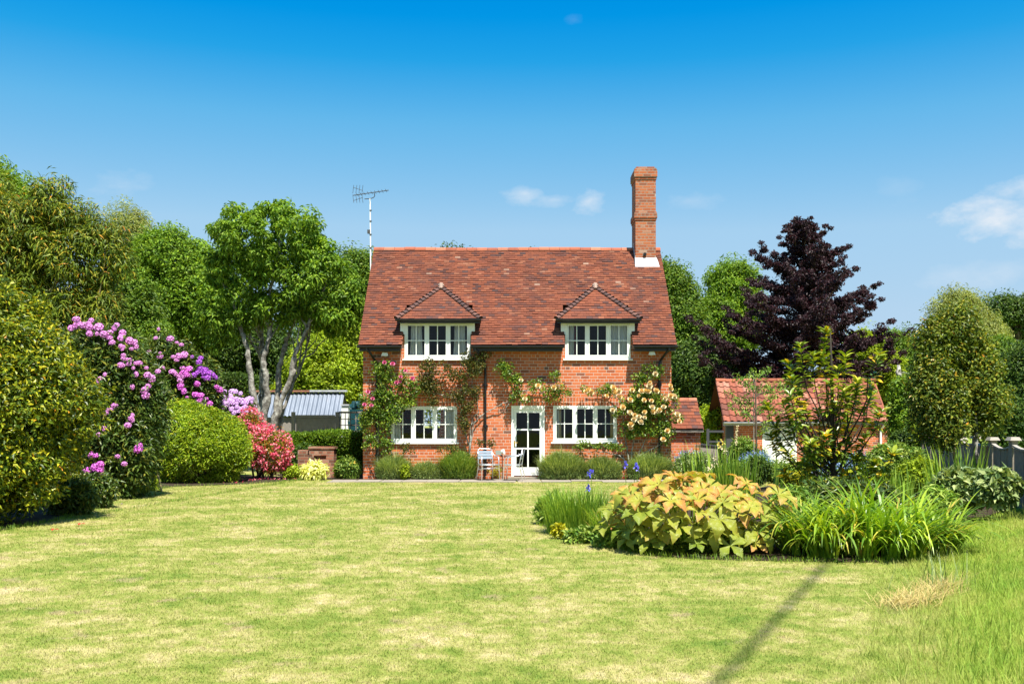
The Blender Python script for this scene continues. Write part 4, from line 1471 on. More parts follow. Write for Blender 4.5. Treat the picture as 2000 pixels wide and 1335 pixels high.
P_mauve = petal('mauve_petal', [(0, (.52, .14, .50)), (.5, (.68, .26, .62)), (1, (.82, .44, .74))])
P_violet = petal('violet_petal', [(0, (.28, .04, .45)), (.5, (.42, .09, .60)), (1, (.56, .2, .7))])
P_magenta = petal('magenta_petal', [(0, (.56, .07, .52)), (.5, (.70, .15, .64)), (1, (.8, .32, .74))])
P_lilac = petal('lilac_petal', [(0, (.52, .28, .64)), (.5, (.66, .42, .76)), (1, (.8, .58, .84))])
P_azalea = petal('azalea_petal', [(0, (.66, .03, .07)), (.25, (.78, .09, .19)), (.6, (.82, .20, .28)), (1, (.87, .42, .42))])
P_pink = petal('pink_rose_petal', [(0, (.65, .08, .25)), (.5, (.78, .18, .38)), (1, (.85, .35, .5))])
P_yellow = petal('apricot_rose_petal', [(0, (.84, .56, .12)), (.4, (.88, .70, .30)), (1, (.90, .80, .55))])
P_cream = petal('cream_petal', [(0, (.80, .66, .35)), (1, (.86, .78, .55))])
P_blue = petal('blue_iris_petal', [(0, (.07, .07, .50)), (.6, (.14, .14, .66)), (1, (.28, .26, .75))])
P_forget = petal('pale_blue_petal', [(0, (.18, .30, .60)), (1, (.36, .48, .75))])
P_flag = petal('yellow_flag_petal', [(0, (.75, .55, .05)), (1, (.85, .72, .2))])

# ------------------------------------------------------------------ trees, far to near
def T(*a, **k):
    return tree(*a, **k)
def bxy(u, y):
    return (X(u, y), y)
# left wood
T('ash_tree', 'tall airy grey green ash tree with thin foliage rising behind the bamboo', 'tree',
  [E(188, 300, 385, 560, 55), E(200, 320, 480, 640, 55)], bxy(245, 55), L_pale, M_greybark, 260, .62, 50, .26, .07, .28, 30, flat=1.0, droop=.3, fill=.1)
T('broadleaf_tree', 'bright green broadleaf tree showing over the top of the bamboo at the left edge', 'tree',
  [E(-140, 70, 288, 560, 31), E(-40, 115, 350, 640, 31)], bxy(-30, 31), L_bright, M_bark, 330, .62, 90, .20, .10, .25)
T('broadleaf_tree', 'large bright green tree with layered foliage behind the grey trunked tree', 'tree',
  [E(240, 420, 432, 600, 45), E(300, 470, 460, 700, 45), E(230, 350, 520, 700, 44)], bxy(340, 45), L_bright, M_bark, 420, .72, 95, .24, .11, .32, 18, flat=.55)
T('broadleaf_tree', 'mid green layered tree just behind the mauve rhododendron', 'tree',
  [E(165, 310, 515, 690, 37), E(200, 340, 590, 760, 37), E(130, 240, 560, 720, 36)], bxy(240, 37), L_mid, M_bark, 380, .6, 95, .20, .09, .22, flat=.5)
T('broadleaf_tree', 'dark green shady tree above the clipped dark hedge', 'tree',
  [E(310, 470, 560, 740, 47), E(380, 520, 590, 760, 46), E(460, 590, 610, 830, 47), E(280, 400, 640, 800, 46)], bxy(420, 47), L_dark, M_bark, 400, .75, 100, .24, .12, .3)
T('broadleaf_tree', 'lime green bushy tree behind the corrugated shed roof', 'tree',
  [E(560, 700, 640, 840, 42), E(620, 745, 610, 800, 43), E(540, 640, 700, 850, 42)], bxy(640, 42), L_lime, M_bark, 420, .62, 100, .22, .12, .22)
T('broadleaf_tree', 'dark green tree peeping above the left end of the cottage roof', 'tree',
  [E(630, 760, 470, 650, 52), E(650, 800, 480, 760, 52), E(560, 690, 540, 700, 53)], bxy(700, 52), L_mid, M_bark, 420, .8, 95, .25, .12, .3)
T('broadleaf_tree', 'green tree whose crown tips show just above the roof ridge', 'tree',
  [E(800, 980, 468, 760, 60), E(960, 1110, 474, 760, 60)], bxy(930, 60), L_dark, M_bark, 300, 1.0, 70, .3, .14, .35)
# right wood
T('broadleaf_tree', 'dark green tree beside the right end of the cottage roof', 'tree',
  [E(1235, 1350, 496, 660, 50), E(1250, 1390, 560, 760, 50), E(1290, 1370, 530, 640, 50)], bxy(1315, 50), L_mid, M_bark, 430, .72, 100, .23, .11, .32)
T('broadleaf_tree', 'yellow green layered tree between the dark tree and the copper beech', 'tree',
  [E(1370, 1490, 498, 640, 54), E(1345, 1460, 560, 780, 53), E(1400, 1500, 520, 720, 54)], bxy(1420, 54), L_bright, M_bark, 430, .75, 95, .25, .11, .3, flat=.45)
T('broadleaf_tree', 'shadowy dark tree low behind the outhouse roof', 'tree',
  [E(1310, 1430, 640, 850, 47), E(1360, 1470, 680, 850, 46), E(1260, 1360, 660, 850, 48)], bxy(1380, 47), L_dark, M_bark, 330, .65, 100, .22, .11, .25)
shrub('green_bush', 'bright green bush in the gap between the outhouse and the outbuilding', 'shrub',
      [E(1350, 1440, 790, 900, 43)], L_lime, 110, .35, 90, .14, .07)
T('broadleaf_tree', 'fresh green tree to the right of the copper beech above the outbuilding', 'tree',
  [E(1635, 1755, 636, 800, 46), E(1600, 1710, 675, 830, 45), E(1690, 1770, 670, 840, 45)], bxy(1690, 46), L_lime, M_bark, 330, .55, 95, .2, .1, .2, flat=.6)
T('broadleaf_tree', 'olive green scrubby tree behind the weathered dead trunk', 'tree',
  [E(1690, 1800, 636, 800, 49), E(1740, 1840, 645, 820, 49), E(1758, 1786, 625, 690, 49)], bxy(1755, 49), L_mid, M_bark, 320, .55, 90, .2, .09, .2)
T('willow_tree', 'pale green rounded willow rising behind the olive evergreen', 'tree',
  [E(1810, 1930, 552, 740, 42), E(1850, 1985, 600, 800, 42)], bxy(1870, 42), L_pale, M_bark, 380, .55, 95, .2, .06, .25, droop=.5)
T('oak_tree', 'dark spreading oak at the right edge of the skyline', 'tree',
  [E(1915, 2010, 565, 650, 56), E(1970, 2120, 555, 680, 56), E(1930, 2060, 600, 700, 57)], bxy(2010, 56), L_dark, M_bark, 300, .8, 75, .24, .12, .4, 24, flat=.6)
T('broadleaf_tree', 'green leafy tree below the dark oak near the right edge', 'tree',
  [E(1900, 2010, 650, 840, 38), E(1960, 2100, 680, 860, 38)], bxy(1980, 38), L_mid, M_bark, 330, .55, 95, .19, .09, .22)
T('broadleaf_tree', 'dark dense evergreen behind the fence at the right edge', 'tree',
  [E(1945, 2140, 640, 900, 29), E(1925, 2030, 760, 900, 28)], bxy(2010, 29), L_dark, M_bark, 330, .5, 100, .15, .07, .2, limbs=8)
shrub('green_bush', 'tall fresh green bush at the right end of the outbuilding', 'shrub',
      [E(1735, 1800, 730, 900, 36), E(1760, 1830, 790, 910, 35)], L_bright, 200, .35, 90, .15, .06)
shrub('green_bush', 'yellow green bush at the far end of the panel fence', 'shrub',
      [E(1770, 1830, 830, 920, 31)], L_lime, 90, .28, 80, .12, .06)

shrub('field_hedge', 'sunlit hedge behind the cottage, glimpsed through its left ground floor window', 'hedge',
      [(-6.5, 45, 1.5, 3, 1.5, 3.2), (-3.5, 45, 1.5, 3, 1.5, 3.0), (-1, 46, 1.5, 3, 1.5, 3.0)], L_lime, 150, .5, 60, .2, .1)
# copper beech: sprays of dark foliage along rising limbs
def copper_beech():
    y0 = 44.0
    b = (X(1570, y0), y0, 0.0)
    root = thing('copper_beech', 'dark purple copper beech with spiky branches behind the outbuilding', 'tree', b)
    top = Z(440, y0)
    axis = lambda z: np.array((X(1572, y0)-.1*math.sin(z*.7), y0, z))
    prof = [(1.2, 4.3), (3.0, 4.7), (4.2, 4.4), (5.5, 3.6), (6.6, 2.9), (7.8, 2.3), (8.8, 1.5), (9.8, .9), (10.6, .35)]
    pz, pr = zip(*prof)
    mb = MB()
    zz = np.linspace(-.1, 10.2, 9)
    mb.tube([axis(z) for z in zz], list(np.linspace(.3, .03, 9)), 8)
    cen, rad = [], []
    limbs = []
    for k in range(104):
        z = 1.3+9.2*((k+.5)/104)**1.05
        a = k*2.39996+RNG.normal()*.2
        r = np.interp(z, pz, pr)*(.48+.72*RNG.random())*(.88 if math.cos(a) > .3 else 1.0)
        limbs.append((z, a, r, RNG.normal()*.22+.38))
    # long sprays that break the outline (photo: right spikes, top plume, left arm)
    for u, v in ((1662, 478), (1614, 445), (1708, 598), (1728, 652), (1700, 560), (1462, 492), (1475, 478), (1380, 700), (1365, 660), (1545, 432), (1668, 520), (1420, 600), (1640, 490)):
        p = P(u, v, y0)
        dx = p[0]-axis(p[2])[0]
        limbs.append((p[2]-.32*abs(dx)-.25, 0.0 if dx > 0 else PI, abs(dx), .32))
    for z, a, r, sl in limbs:
        z = max(z, .8)
        s = axis(z)
        e = s+np.array((math.cos(a)*r, math.sin(a)*r*.95, r*sl+.25))
        q = curve(s, e, (0, 0, -.12*r), 8, .02)
        mb.tube(q, list(np.linspace(max(.03, .10*(1-z/11)), .006, 8)), 5, False)
        m = max(4, int(r*4.6))
        t = np.linspace(.22, 1.0, m)
        pts = np.stack([np.interp(t, np.linspace(0, 1, 8), q[:, i]) for i in range(3)], 1)
        w = .36*(1-t*.72)*(.45+.11*r)
        pts += RNG.normal(size=pts.shape)*np.array((.14, .14, .05))
        side = np.array((-math.sin(a), math.cos(a), 0))
        for p, ww, tt in zip(pts, w, t):
            cen.append(p); rad.append(ww+.10)
            if tt < .9 and RNG.random() < .75:
                for sg in (-1, 1):
                    cen.append(p+side*sg*ww*1.3+np.array((0, 0, -.05))); rad.append(ww*.8+.08)
    cen = np.array(cen); rad = np.array(rad)
    fl = shell_points([(X(1560, y0), y0, 3.2, 2.9, 2.7, 2.4), (X(1570, y0), y0, 6.2, 1.7, 1.6, 2.4), (X(1480, y0), y0, 2.6, 1.9, 1.8, 1.8)], 130, .3, 0, zmin=.8)
    V, Fc = join([clump_leaves(cen, rad, 54, .12, .062, .62, .6, .25, .5, .6, lo=.2), clump_leaves(fl, .45, 60, .12, .062, .8, .6, .3, .5, .6, lo=.3)])
    npmesh('crown', V, Fc, L_beech, root)
    mb.build('trunk', M_bark, root, smooth=True)
copper_beech()

# grey many-stemmed tree on the left of the cottage
def stem_tree():
    y0 = 33.0
    root = thing('walnut_tree', 'broad green tree on several pale lichened stems left of the cottage', 'tree', (X(525, y0), y0, 0))
    ells = [E(392, 520, 470, 660, y0), E(410, 640, 398, 540, y0), E(540, 690, 460, 640, y0), E(470, 620, 470, 640, y0), E(600, 705, 520, 660, y0), E(388, 470, 560, 680, y0)]
    K = 330
    cen = shell_points(ells, K, .5, .8, zmin=3.5)
    R = .33*(.55+.9*RNG.random(K))
    v1 = clump_leaves(cen, R, 105, .165, .07, .65, .7, .45, .75, .35, lo=.4, curl=.25)
    # drooping leaflets and catkins
    v2 = clump_leaves(cen-np.array((0, 0, .25)), R*.8, 12, .24, .04, .6, .3, 1.3, .2, .5)
    V, Fc = join([v1, v2])
    npmesh('crown', V, Fc, L_walnut, root)
    stems = [[(511, 930), (511, 828), (499, 780), (493, 724), (490, 680), (475, 650), (466, 602), (440, 560), (425, 500)],
             [(513, 930), (514, 828), (512, 770), (509, 710), (508, 650), (506, 566), (500, 480)],
             [(512, 930), (516, 830), (523, 775), (521, 733), (520, 703), (529, 664), (533, 620), (533, 572), (548, 500), (555, 440)],
             [(533, 930), (534, 836), (539, 780), (542, 724), (550, 685), (559, 655), (562, 637), (577, 604), (600, 520)],
             [(533, 930), (536, 836), (554, 780), (574, 733), (577, 697), (592, 664), (610, 620), (628, 585), (645, 530)],
             [(537, 930), (540, 828), (556, 775), (568, 740), (585, 700), (598, 660), (604, 600)],
             [(509, 930), (506, 820), (503, 770), (499, 735), (502, 690), (498, 640), (480, 560)]]
    tops = []
    dys = [-.35, .25, -.3, .3, -.25, .5, .6]
    for k, s in enumerate(stems):
        n = len(s)
        pts = [P(u, v, y0)+np.array((RNG.normal()*.02, dys[k]*min(1, i/3)+RNG.normal()*.04, 0)) for i, (u, v) in enumerate(s)]
        pts[0][2] = -.1
        if k >= 5:
            r0 = .07
        else:
            r0 = .115
        # a finer, knobbly path
        t = np.linspace(0, n-1, 4*n)
        q = np.stack([np.interp(t, range(n), [p[i] for p in pts]) for i in range(3)], 1)
        q[2:] += RNG.normal(size=(len(q)-2, 3))*.018
        rr = np.linspace(r0*1.15, r0*.22, len(q))*(1+.13*RNG.normal(size=len(q)))
        mb = MB()
        mb.tube(q, list(rr), 9)
        for _ in range(7):
            i = RNG.integers(len(q)//2, len(q)-1)
            c = cen[np.argmin(np.linalg.norm(cen-q[i], axis=1)+RNG.random(K)*1.6)]
            mb.tube(curve(q[i], c, (0, 0, .15), 6, .05), list(np.linspace(.04, .01, 6)), 6, False)
        mb.build('trunk', M_greybark, root, smooth=True)
stem_tree()

# tall bamboo at the left edge
def bamboo():
    y0 = 23.5
    root = thing('bamboo_clump', 'tall yellowing bamboo clump with drooping leaf tufts at the left edge', 'bamboo', (X(60, y0), y0, 0))
    ells = [E(-90, 60, 350, 680, y0), E(30, 150, 345, 660, y0, .8), E(100, 205, 385, 660, y0, .8), E(150, 238, 430, 560, y0, .7), E(140, 220, 540, 690, y0, .7)]
    K = 170
    cen = shell_points(ells, K, .62, .85, zmin=1.2)
    R = .40*(.65+.8*RNG.random(K))
    V, Fc = join([clump_leaves(cen, R, 260, .19, .03, .9, 1.0, .65, .6, .35, lo=.35, curl=.3),
                  clump_leaves(shell_points(ells, 90, .1, 0, zmin=.5), .45, 50, .2, .03, 1.2, .4, .6, .4)])
    npmesh('foliage', V, Fc, L_bamboo, root)
    for k in range(34):
        c = cen[RNG.integers(K)]
        b = np.array((X(60, y0)+RNG.normal()*1.0, y0+RNG.normal()*.5, -.05))
        mb = MB()
        mb.tube(curve(b, c+np.array((0, 0, .3)), ((b[0]-c[0])*.35, 0, .5), 8, .006), list(np.linspace(.026, .008, 8)), 6, False)
        mb.build('cane', simple('dry_bamboo_cane', (.30, .24, .12), .5, .3, var=.3) if 'dry_bamboo_cane' not in MATS else MATS['dry_bamboo_cane'], root, smooth=True)
bamboo()

# ------------------------------------------------------------------ left border shrubs
cam_e = [E(-330, 182, 575, 1010, 16.2, .8), E(-300, 105, 512, 760, 16.6, .8), E(-120, 150, 610, 900, 16.0, .8), E(-250, 140, 800, 1035, 15.9, .75)]
shrub('camellia_bush', 'huge glossy yellow green evergreen bush filling the left foreground edge', 'shrub', cam_e, L_camellia, 520, .36, 200, .088, .038, flat=.7, lo=.84, droop=.05, curl=.2)

def truss(mat, name='flower_truss'):
    """a domed head of small five petalled flowers"""
    pts, D, N = [], [], []
    for k in range(15):
        ph = math.acos(1-1.1*(k+.5)/15); a = k*2.4
        c = np.array((math.sin(ph)*math.cos(a), math.sin(ph)*math.sin(a), math.cos(ph)))
        u = norm(np.cross(c, (0.3, .2, 1.0))[None])[0]; w = np.cross(c, u)
        for j in range(5):
            b = j*2*PI/5+k
            d = u*math.cos(b)+w*math.sin(b)
            pts.append(c*.075); D.append(norm((d+c*.45)[None])[0]); N.append(c)
    V, Fq = leaf_geo(np.array(pts), np.array(D), np.array(N), .05, .042, .1, .1)
    o = npmesh(name, V, Fq, mat)
    m = o.data
    bpy.data.objects.remove(o)
    return m
def put_blooms(root, ells, mesh, pix, scale, name, push=.05, jitter=.2):
    out = []
    scale *= .82
    pix = list(pix)+[(u+random.gauss(0, 8), v+random.gauss(0, 7)) for u, v in pix if random.random() < .6]
    for u, v in pix:
        p = front_hit(u, v, ells)
        if p is None:
            e = min(ells, key=lambda e: abs((u-1000)*e[1]/F-e[0])+abs(1.6-(v-828)*e[1]/F-e[2]))
            p = P(u, v, e[1]-.3*e[4])
        o = bpy.data.objects.new(name, mesh)
        C.objects.link(o); o.parent = root
        n = Vector((random.uniform(-.5, .5), -1, random.uniform(.2, 1.1))).normalized()
        o.rotation_euler = n.to_track_quat('Z', 'Y').to_euler()
        s = scale*random.uniform(.6, 1.3)
        o.scale = (s*random.uniform(.85, 1.25), s*random.uniform(.85, 1.25), s*random.uniform(.6, .95))
        o.location = Vector(p)-Vector(ORIG[root.name])+Vector((0, -push, push*.25))
        out.append(o)
    return out
def crop(pts, ox, oy, sc):
    return [(ox+a/sc, oy+b/sc) for a, b in pts]
rh1 = [E(120, 330, 640, 1000, 22.0, .7), E(130, 275, 622, 820, 21.6, .7), E(160, 300, 780, 990, 21.4, .6)]
r1 = shrub('rhododendron', 'tall dark rhododendron with mauve pink flower heads beside the foreground bush', 'shrub', rh1, L_rhodo, 620, .27, 48, .15, .042, flat=.8, lo=.85, out=.9, droop=.25)
m_mauve = truss(P_mauve); m_vio = truss(P_violet); m_mag = truss(P_magenta); m_lil = truss(P_lilac)
px1 = crop([(438, 72), (523, 80), (435, 115), (480, 108), (515, 118), (565, 118), (655, 130), (595, 158), (555, 155), (640, 205), (630, 170), (700, 150), (690, 180), (740, 195), (765, 205), (705, 230), (750, 240), (705, 295), (740, 305), (705, 335), (735, 325), (775, 322), (775, 385), (600, 385), (570, 410), (835, 348), (865, 408), (845, 450), (830, 470), (835, 500), (755, 455), (655, 560), (615, 585), (755, 615), (730, 672), (565, 725), (590, 690), (672, 848), (710, 890), (655, 120), (690, 225), (725, 300)], 0, 600, 2.903)
put_blooms(r1, rh1, m_mauve, px1, .85, 'flower_truss')
put_blooms(r1, rh1, m_mag, crop([(790, 805), (525, 840), (575, 890), (580, 930), (583, 960), (497, 932), (570, 905), (575, 945)], 0, 600, 2.903), 1.0, 'flower_truss')
rh2 = [E(255, 400, 652, 840, 29.6, .8), E(330, 440, 690, 850, 29.4, .8)]
r2 = shrub('rhododendron', 'dark rhododendron with magenta and violet flowers behind the clipped yellow green mound', 'shrub', rh2, L_rhodo, 460, .32, 46, .17, .05, flat=.8, lo=.85, out=.9, droop=.25)
put_blooms(r2, rh2, m_mauve, crop([(440, 215), (540, 222), (585, 245), (560, 345), (595, 340), (635, 330), (490, 420), (395, 305), (415, 492), (575, 460), (470, 340), (385, 545), (600, 480), (610, 505)], 180, 600, 3.514), 1.0, 'flower_truss')
put_blooms(r2, rh2, m_mag, crop([(625, 420), (625, 445), (670, 432), (655, 470), (635, 580), (610, 555), (725, 530), (858, 550), (715, 605), (750, 630), (790, 630), (770, 665), (740, 650), (800, 670), (700, 595), (720, 525)], 180, 600, 3.514), 1.05, 'flower_truss')
put_blooms(r2, rh2, m_vio, crop([(690, 345), (737, 380), (725, 455), (760, 450), (790, 490), (810, 460), (850, 485), (700, 470), (780, 430), (745, 425), (765, 480)], 180, 600, 3.514), 1.05, 'flower_truss')
rh3 = [E(408, 500, 765, 850, 30.2, .9)]
r3 = shrub('rhododendron', 'low rhododendron covered in pale lilac flowers in front of the grey stems', 'shrub', rh3, L_rhodo, 120, .25, 40, .15, .045, flat=.8)
pl_ = [(RNG.uniform(414, 494), RNG.uniform(764, 808)) for _ in range(60)]
pl_ = [(u, v) for u, v in pl_ if ((u-454)/46)**2+((v-807)/42)**2 < 1.0]
put_blooms(r3, rh3, m_lil, pl_, .95, 'flower_truss')
md = [E(283, 488, 790, 960, 27.6, .8), E(300, 420, 778, 900, 27.7, .8), E(380, 490, 830, 950, 27.5, .8)]
shrub('pieris_mound', 'rounded fresh yellow green evergreen mound at the edge of the lawn', 'shrub', md, L_mound, 560, .21, 95, .095, .03, flat=.8, lo=.9, out=1.0, droop=.2)
azl = [E(462, 520, 795, 900, 29.3, .9), E(480, 572, 832, 930, 29.0, .9)]
ra = shrub('azalea', 'azalea bush smothered in pink and coral red flowers left of the brick pillar', 'shrub', azl, leafmat('azalea_leaf', [(0, (.04, .07, .012)), (.6, (.10, .12, .02)), (1, (.28, .12, .03))]), 200, .2, 46, .07, .03, flat=.9, lo=.85)
cen = shell_points(azl, 230, .86, .85)
cen = cen[(cen[:, 2] > .25)]
dn = RNG.random(len(cen))
fl = clump_leaves(cen+np.array((0, -.06, .04)), .10, 12, .07, .06, .9, .6, 0, .5, .5, lo=.6)
o = npmesh('blossom', *fl, P_azalea, ra); tag(o, kind='stuff')
# dark filler behind and between
shrub('laurel_bush', 'dark evergreen filling the gap low behind the azalea and brick pillar', 'shrub', [E(560, 625, 868, 945, 31.0, .6)], L_dark, 90, .2, 60, .1, .05)
shrub('fern_patch', 'small bright fern and grass tuft at the foot of the mauve rhododendron', 'fern', [E(255, 310, 915, 968, 24.0, .6)], L_lime, 46, .16, 26, .13, .025, droop=.4, stems=False)
shrub('ground_ivy', 'dark low leafy growth along the lawn edge under the mauve rhododendron', 'ground cover', [E(120, 230, 920, 1000, 19.0, .5), E(90, 190, 930, 1015, 17.6, .5)], L_rhodo, 200, .16, 46, .1, .035, stems=False)

# clipped hedges
def hedge(name, label, x0, x1, y0, y1, h, mat, n, L=.07, Wd=.04):
    root = thing(name, label, 'hedge', ((x0+x1)/2, (y0+y1)/2, 0))
    A = [((x1-x0)*h, 0), ((x1-x0)*(y1-y0), 1), ((y1-y0)*h, 2), ((y1-y0)*h, 3)]
    tot = sum(a for a, _ in A)
    ps, ns = [], []
    for a, k in A:
        m = int(n*a/tot); r = RNG.random((m, 2))
        if k == 0: p = np.stack([x0+(x1-x0)*r[:, 0], np.full(m, y0), h*r[:, 1]], 1); nn = (0, -1, 0.2)
        elif k == 1: p = np.stack([x0+(x1-x0)*r[:, 0], y0+(y1-y0)*r[:, 1], np.full(m, h)], 1); nn = (0, 0, 1)
        else:
            p = np.stack([np.full(m, x0 if k == 2 else x1), y0+(y1-y0)*r[:, 0], h*r[:, 1]], 1); nn = ((-1 if k == 2 else 1), 0, .2)
        ps.append(p); ns.append(np.tile(nn, (m, 1)))
    p = np.concatenate(ps); nn = np.concatenate(ns)
    p = p+RNG.normal(size=p.shape)*.045+nn*(.05*np.sin(p[:, :1]*3+p[:, 2:]*5))
    N = norm(nn*.5+RNG.normal(size=p.shape)*.6+UP*.3)
    D = norm(np.cross(N, rdir(len(p)))+nn*.8)
    V, Fq = leaf_geo(p, D, N, L*(.7+.6*RNG.random(len(p))), Wd)
    npmesh('foliage', V, Fq, mat, root)
    core = MB(); core.box(x0+.09, x1-.09, y0+.09, y1-.09, -.05, h-.09)
    core.build('twig_core', simple('hedge_twigs', (.02, .025, .008), .9, .1) if 'hedge_twigs' not in MATS else MATS['hedge_twigs'], root)
hedge('clipped_hedge', 'low clipped green hedge running to the left corner of the cottage', X(556, 32), XL-.15, 32.0, 33.0, Z(849, 32), L_hedge, 30000)
hedge('clipped_hedge', 'tall dark clipped hedge block behind the lilac rhododendron', X(405, 41), X(491, 41), 41, 43, Z(733, 41), L_dark, 15000, .1, .06)

# ------------------------------------------------------------------ right: evergreen tree, magnolia, sapling
T('photinia_tree', 'small dense olive and yellow evergreen tree on thin trunks by the panel fence', 'tree',
  [E(1815, 1925, 585, 740, 20.2), E(1778, 1870, 612, 760, 20.1), E(1762, 1850, 680, 870, 20.0, .9), E(1870, 1975, 680, 865, 20.0, .8), E(1790, 1900, 700, 885, 19.7, .6), E(1840, 1955, 630, 800, 20.3, .6)], bxy(1868, 20.2), L_photinia, M_bark, 430, .23, 78, .08, .04, .04, 22, flat=.9, droop=.15, zmin=.75, lo=.5)
pt = MB()
pt.tube([P(1912, 925, 19.9), P(1909, 895, 19.9), P(1905, 878, 19.9), P(1908, 840, 19.9), P(1905, 790, 20)], [.05, .045, .04, .035, .02], 8)
o = pt.build('pale_trunk', M_greybark, [q for q in C.objects if q.name == 'photinia_tree'][0], smooth=True)

def magnolia():
    y0 = 16.5
    root = thing('magnolia', 'young upright magnolia with large glossy leaves, some yellow, in the island bed', 'tree', (X(1625, y0), y0, 0))
    base = np.array((X(1628, y0), y0, -.05))
    mb = MB()
    tips = [(1622, 640), (1565, 672), (1590, 690), (1650, 690), (1680, 700), (1548, 705), (1515, 770), (1535, 740), (1700, 740), (1690, 770), (1720, 745), (1660, 745), (1600, 745), (1575, 760), (1630, 720),
            (1505, 790), (1520, 830), (1530, 880), (1510, 850), (1555, 900), (1545, 815), (1580, 830), (1610, 800), (1640, 790), (1665, 820), (1700, 800), (1690, 850), (1700, 880), (1670, 890), (1650, 860), (1610, 870), (1580, 880), (1600, 920), (1650, 920), (1560, 860), (1680, 930), (1705, 905), (1625, 840), (1530, 790), (1570, 790), (1650, 760), (1610, 690), (1540, 920), (1705, 930), (1730, 900), (1720, 925), (1625, 765), (1590, 850)]
    cen = []
    for u, v in tips:
        e = P(u, v, y0)+np.array((0, RNG.normal()*.38, 0))
        if v < 700: e[1] = y0+RNG.normal()*.15
        s = base+np.array((0, 0, max(.25, (e[2])*.45)))
        d = np.linalg.norm(e-s)
        q = curve(s, e, ((e[0]-s[0])*.4, 0, -d*.10), 6, .02)
        mb.tube(q, list(np.linspace(.015, .006, 6)), 6, False)
        cen.append((e, q))
    mb.tube([base, base+[.01, 0, .4], P(1626, 880, y0), P(1626, 800, y0), P(1624, 720, y0), P(1622, 650, y0)], [.055, .05, .042, .034, .022, .01], 8)
    mb.tube([base+[0, 0, .2], P(1600, 945, y0-.1), P(1590, 920, y0-.15)], [.03, .02, .01], 6)
    mb.build('trunk', M_darkbark, root, smooth=True)
    ps, Ds, Ns = [], [], []
    for e, q in cen:
        ax = norm((q[-1]-q[-3])[None])[0]
        ax = norm((ax+UP*.7)[None])[0]
        for j in range(60):
            t = RNG.random()
            p = q[-1]-(q[-1]-q[3])*t*.9
            a = RNG.random()*2*PI
            r = rdir(1)[0]; r -= ax*(r@ax); r = r/np.linalg.norm(r)
            d = norm((r*(.85+.5*t)+ax*(.75-.7*t)-UP*.25*t)[None])[0]
            n = norm((ax+UP*.6-d*.2+RNG.normal(size=3)*.25)[None])[0]
            ps.append(p); Ds.append(d); Ns.append(n)
    n = len(ps)
    V, Fq = leaf_geo6(np.array(ps), np.array(Ds), np.array(Ns),   .165*(.6+.7*RNG.random(n)), .062*(.8+.4*RNG.random(n)), .14, .18)
    npmesh('foliage', V, Fq, L_magnolia, root)
magnolia()
def sapling():
    y0 = 27.5
    root = thing('staked_sapling', 'slim young fruit tree with thin foliage tied to a cane before the outbuilding', 'tree', (X(1477, y0), y0, 0))
    mb = MB()
    mb.tube([P(1478, 925, y0), P(1477, 850, y0), P(1476, 780, y0), P(1474, 740, y0)], [.03, .025, .022, .012], 7)
    ends = [(1425, 765), (1440, 735), (1455, 745), (1500, 720), (1520, 750), (1535, 765), (1510, 775), (1430, 790), (1450, 800), (1490, 790), (1515, 805), (1470, 725), (1540, 745), (1495, 830), (1440, 780), (1460, 775), (1500, 750)]
    cs = []
    for u, v in ends:
        s = P(1476, v+25, y0); e = P(u, v, y0)+np.array((0, RNG.normal()*.15, 0))
        q = curve(s, e, (0, 0, -.05), 5, .03); mb.tube(q, list(np.linspace(.014, .005, 5)), 5, False)
        cs += [q[3], q[4], q[2]]
    mb.build('trunk', M_bark, root, smooth=True)
    V, Fq = clump_leaves(np.array(cs), .17, 20, .11, .04, .8, .5, .5, .5, lo=.2)
    npmesh('foliage', V, Fq, L_border, root)
    mb = MB(); mb.tube([P(1473, 930, y0+.05), P(1471.5, 728, y0+.05)], .012, 6); mb.build('cane', M_palewood, root)
sapling()

# ------------------------------------------------------------------ climbers on the cottage wall
def bloom_mesh(mat, r=.05):
    """a full double rose: three rings of cupped petals"""
    pts, D, N = [], [], []
    for ring, (n, tilt, l) in enumerate(((6, .95, 1.0), (6, .6, .85), (5, .25, .7))):
        for j in range(n):
            a = j*2*PI/n+ring*.5
            d = np.array((math.cos(a)*tilt, math.sin(a)*tilt, math.sqrt(max(.05, 1-tilt*tilt))))
            pts.append(np.array((math.cos(a)*.004, math.sin(a)*.004, ring*.008))); D.append(d)
            N.append(np.array((-math.cos(a), -math.sin(a), .8)))
    n = len(pts)
    V, Fq = leaf_geo6(np.array(pts), norm(np.array(D)), norm(np.array(N)), np.full(n, r), np.full(n, r*1.05), .12, -.15)
    o = npmesh('rose_bloom', V, Fq, mat); m = o.data
    bpy.data.objects.remove(o)
    return m
B_pink, B_yel, B_cream, B_palepink = bloom_mesh(P_pink, .058), bloom_mesh(P_yellow, .075), bloom_mesh(P_cream, .075), None
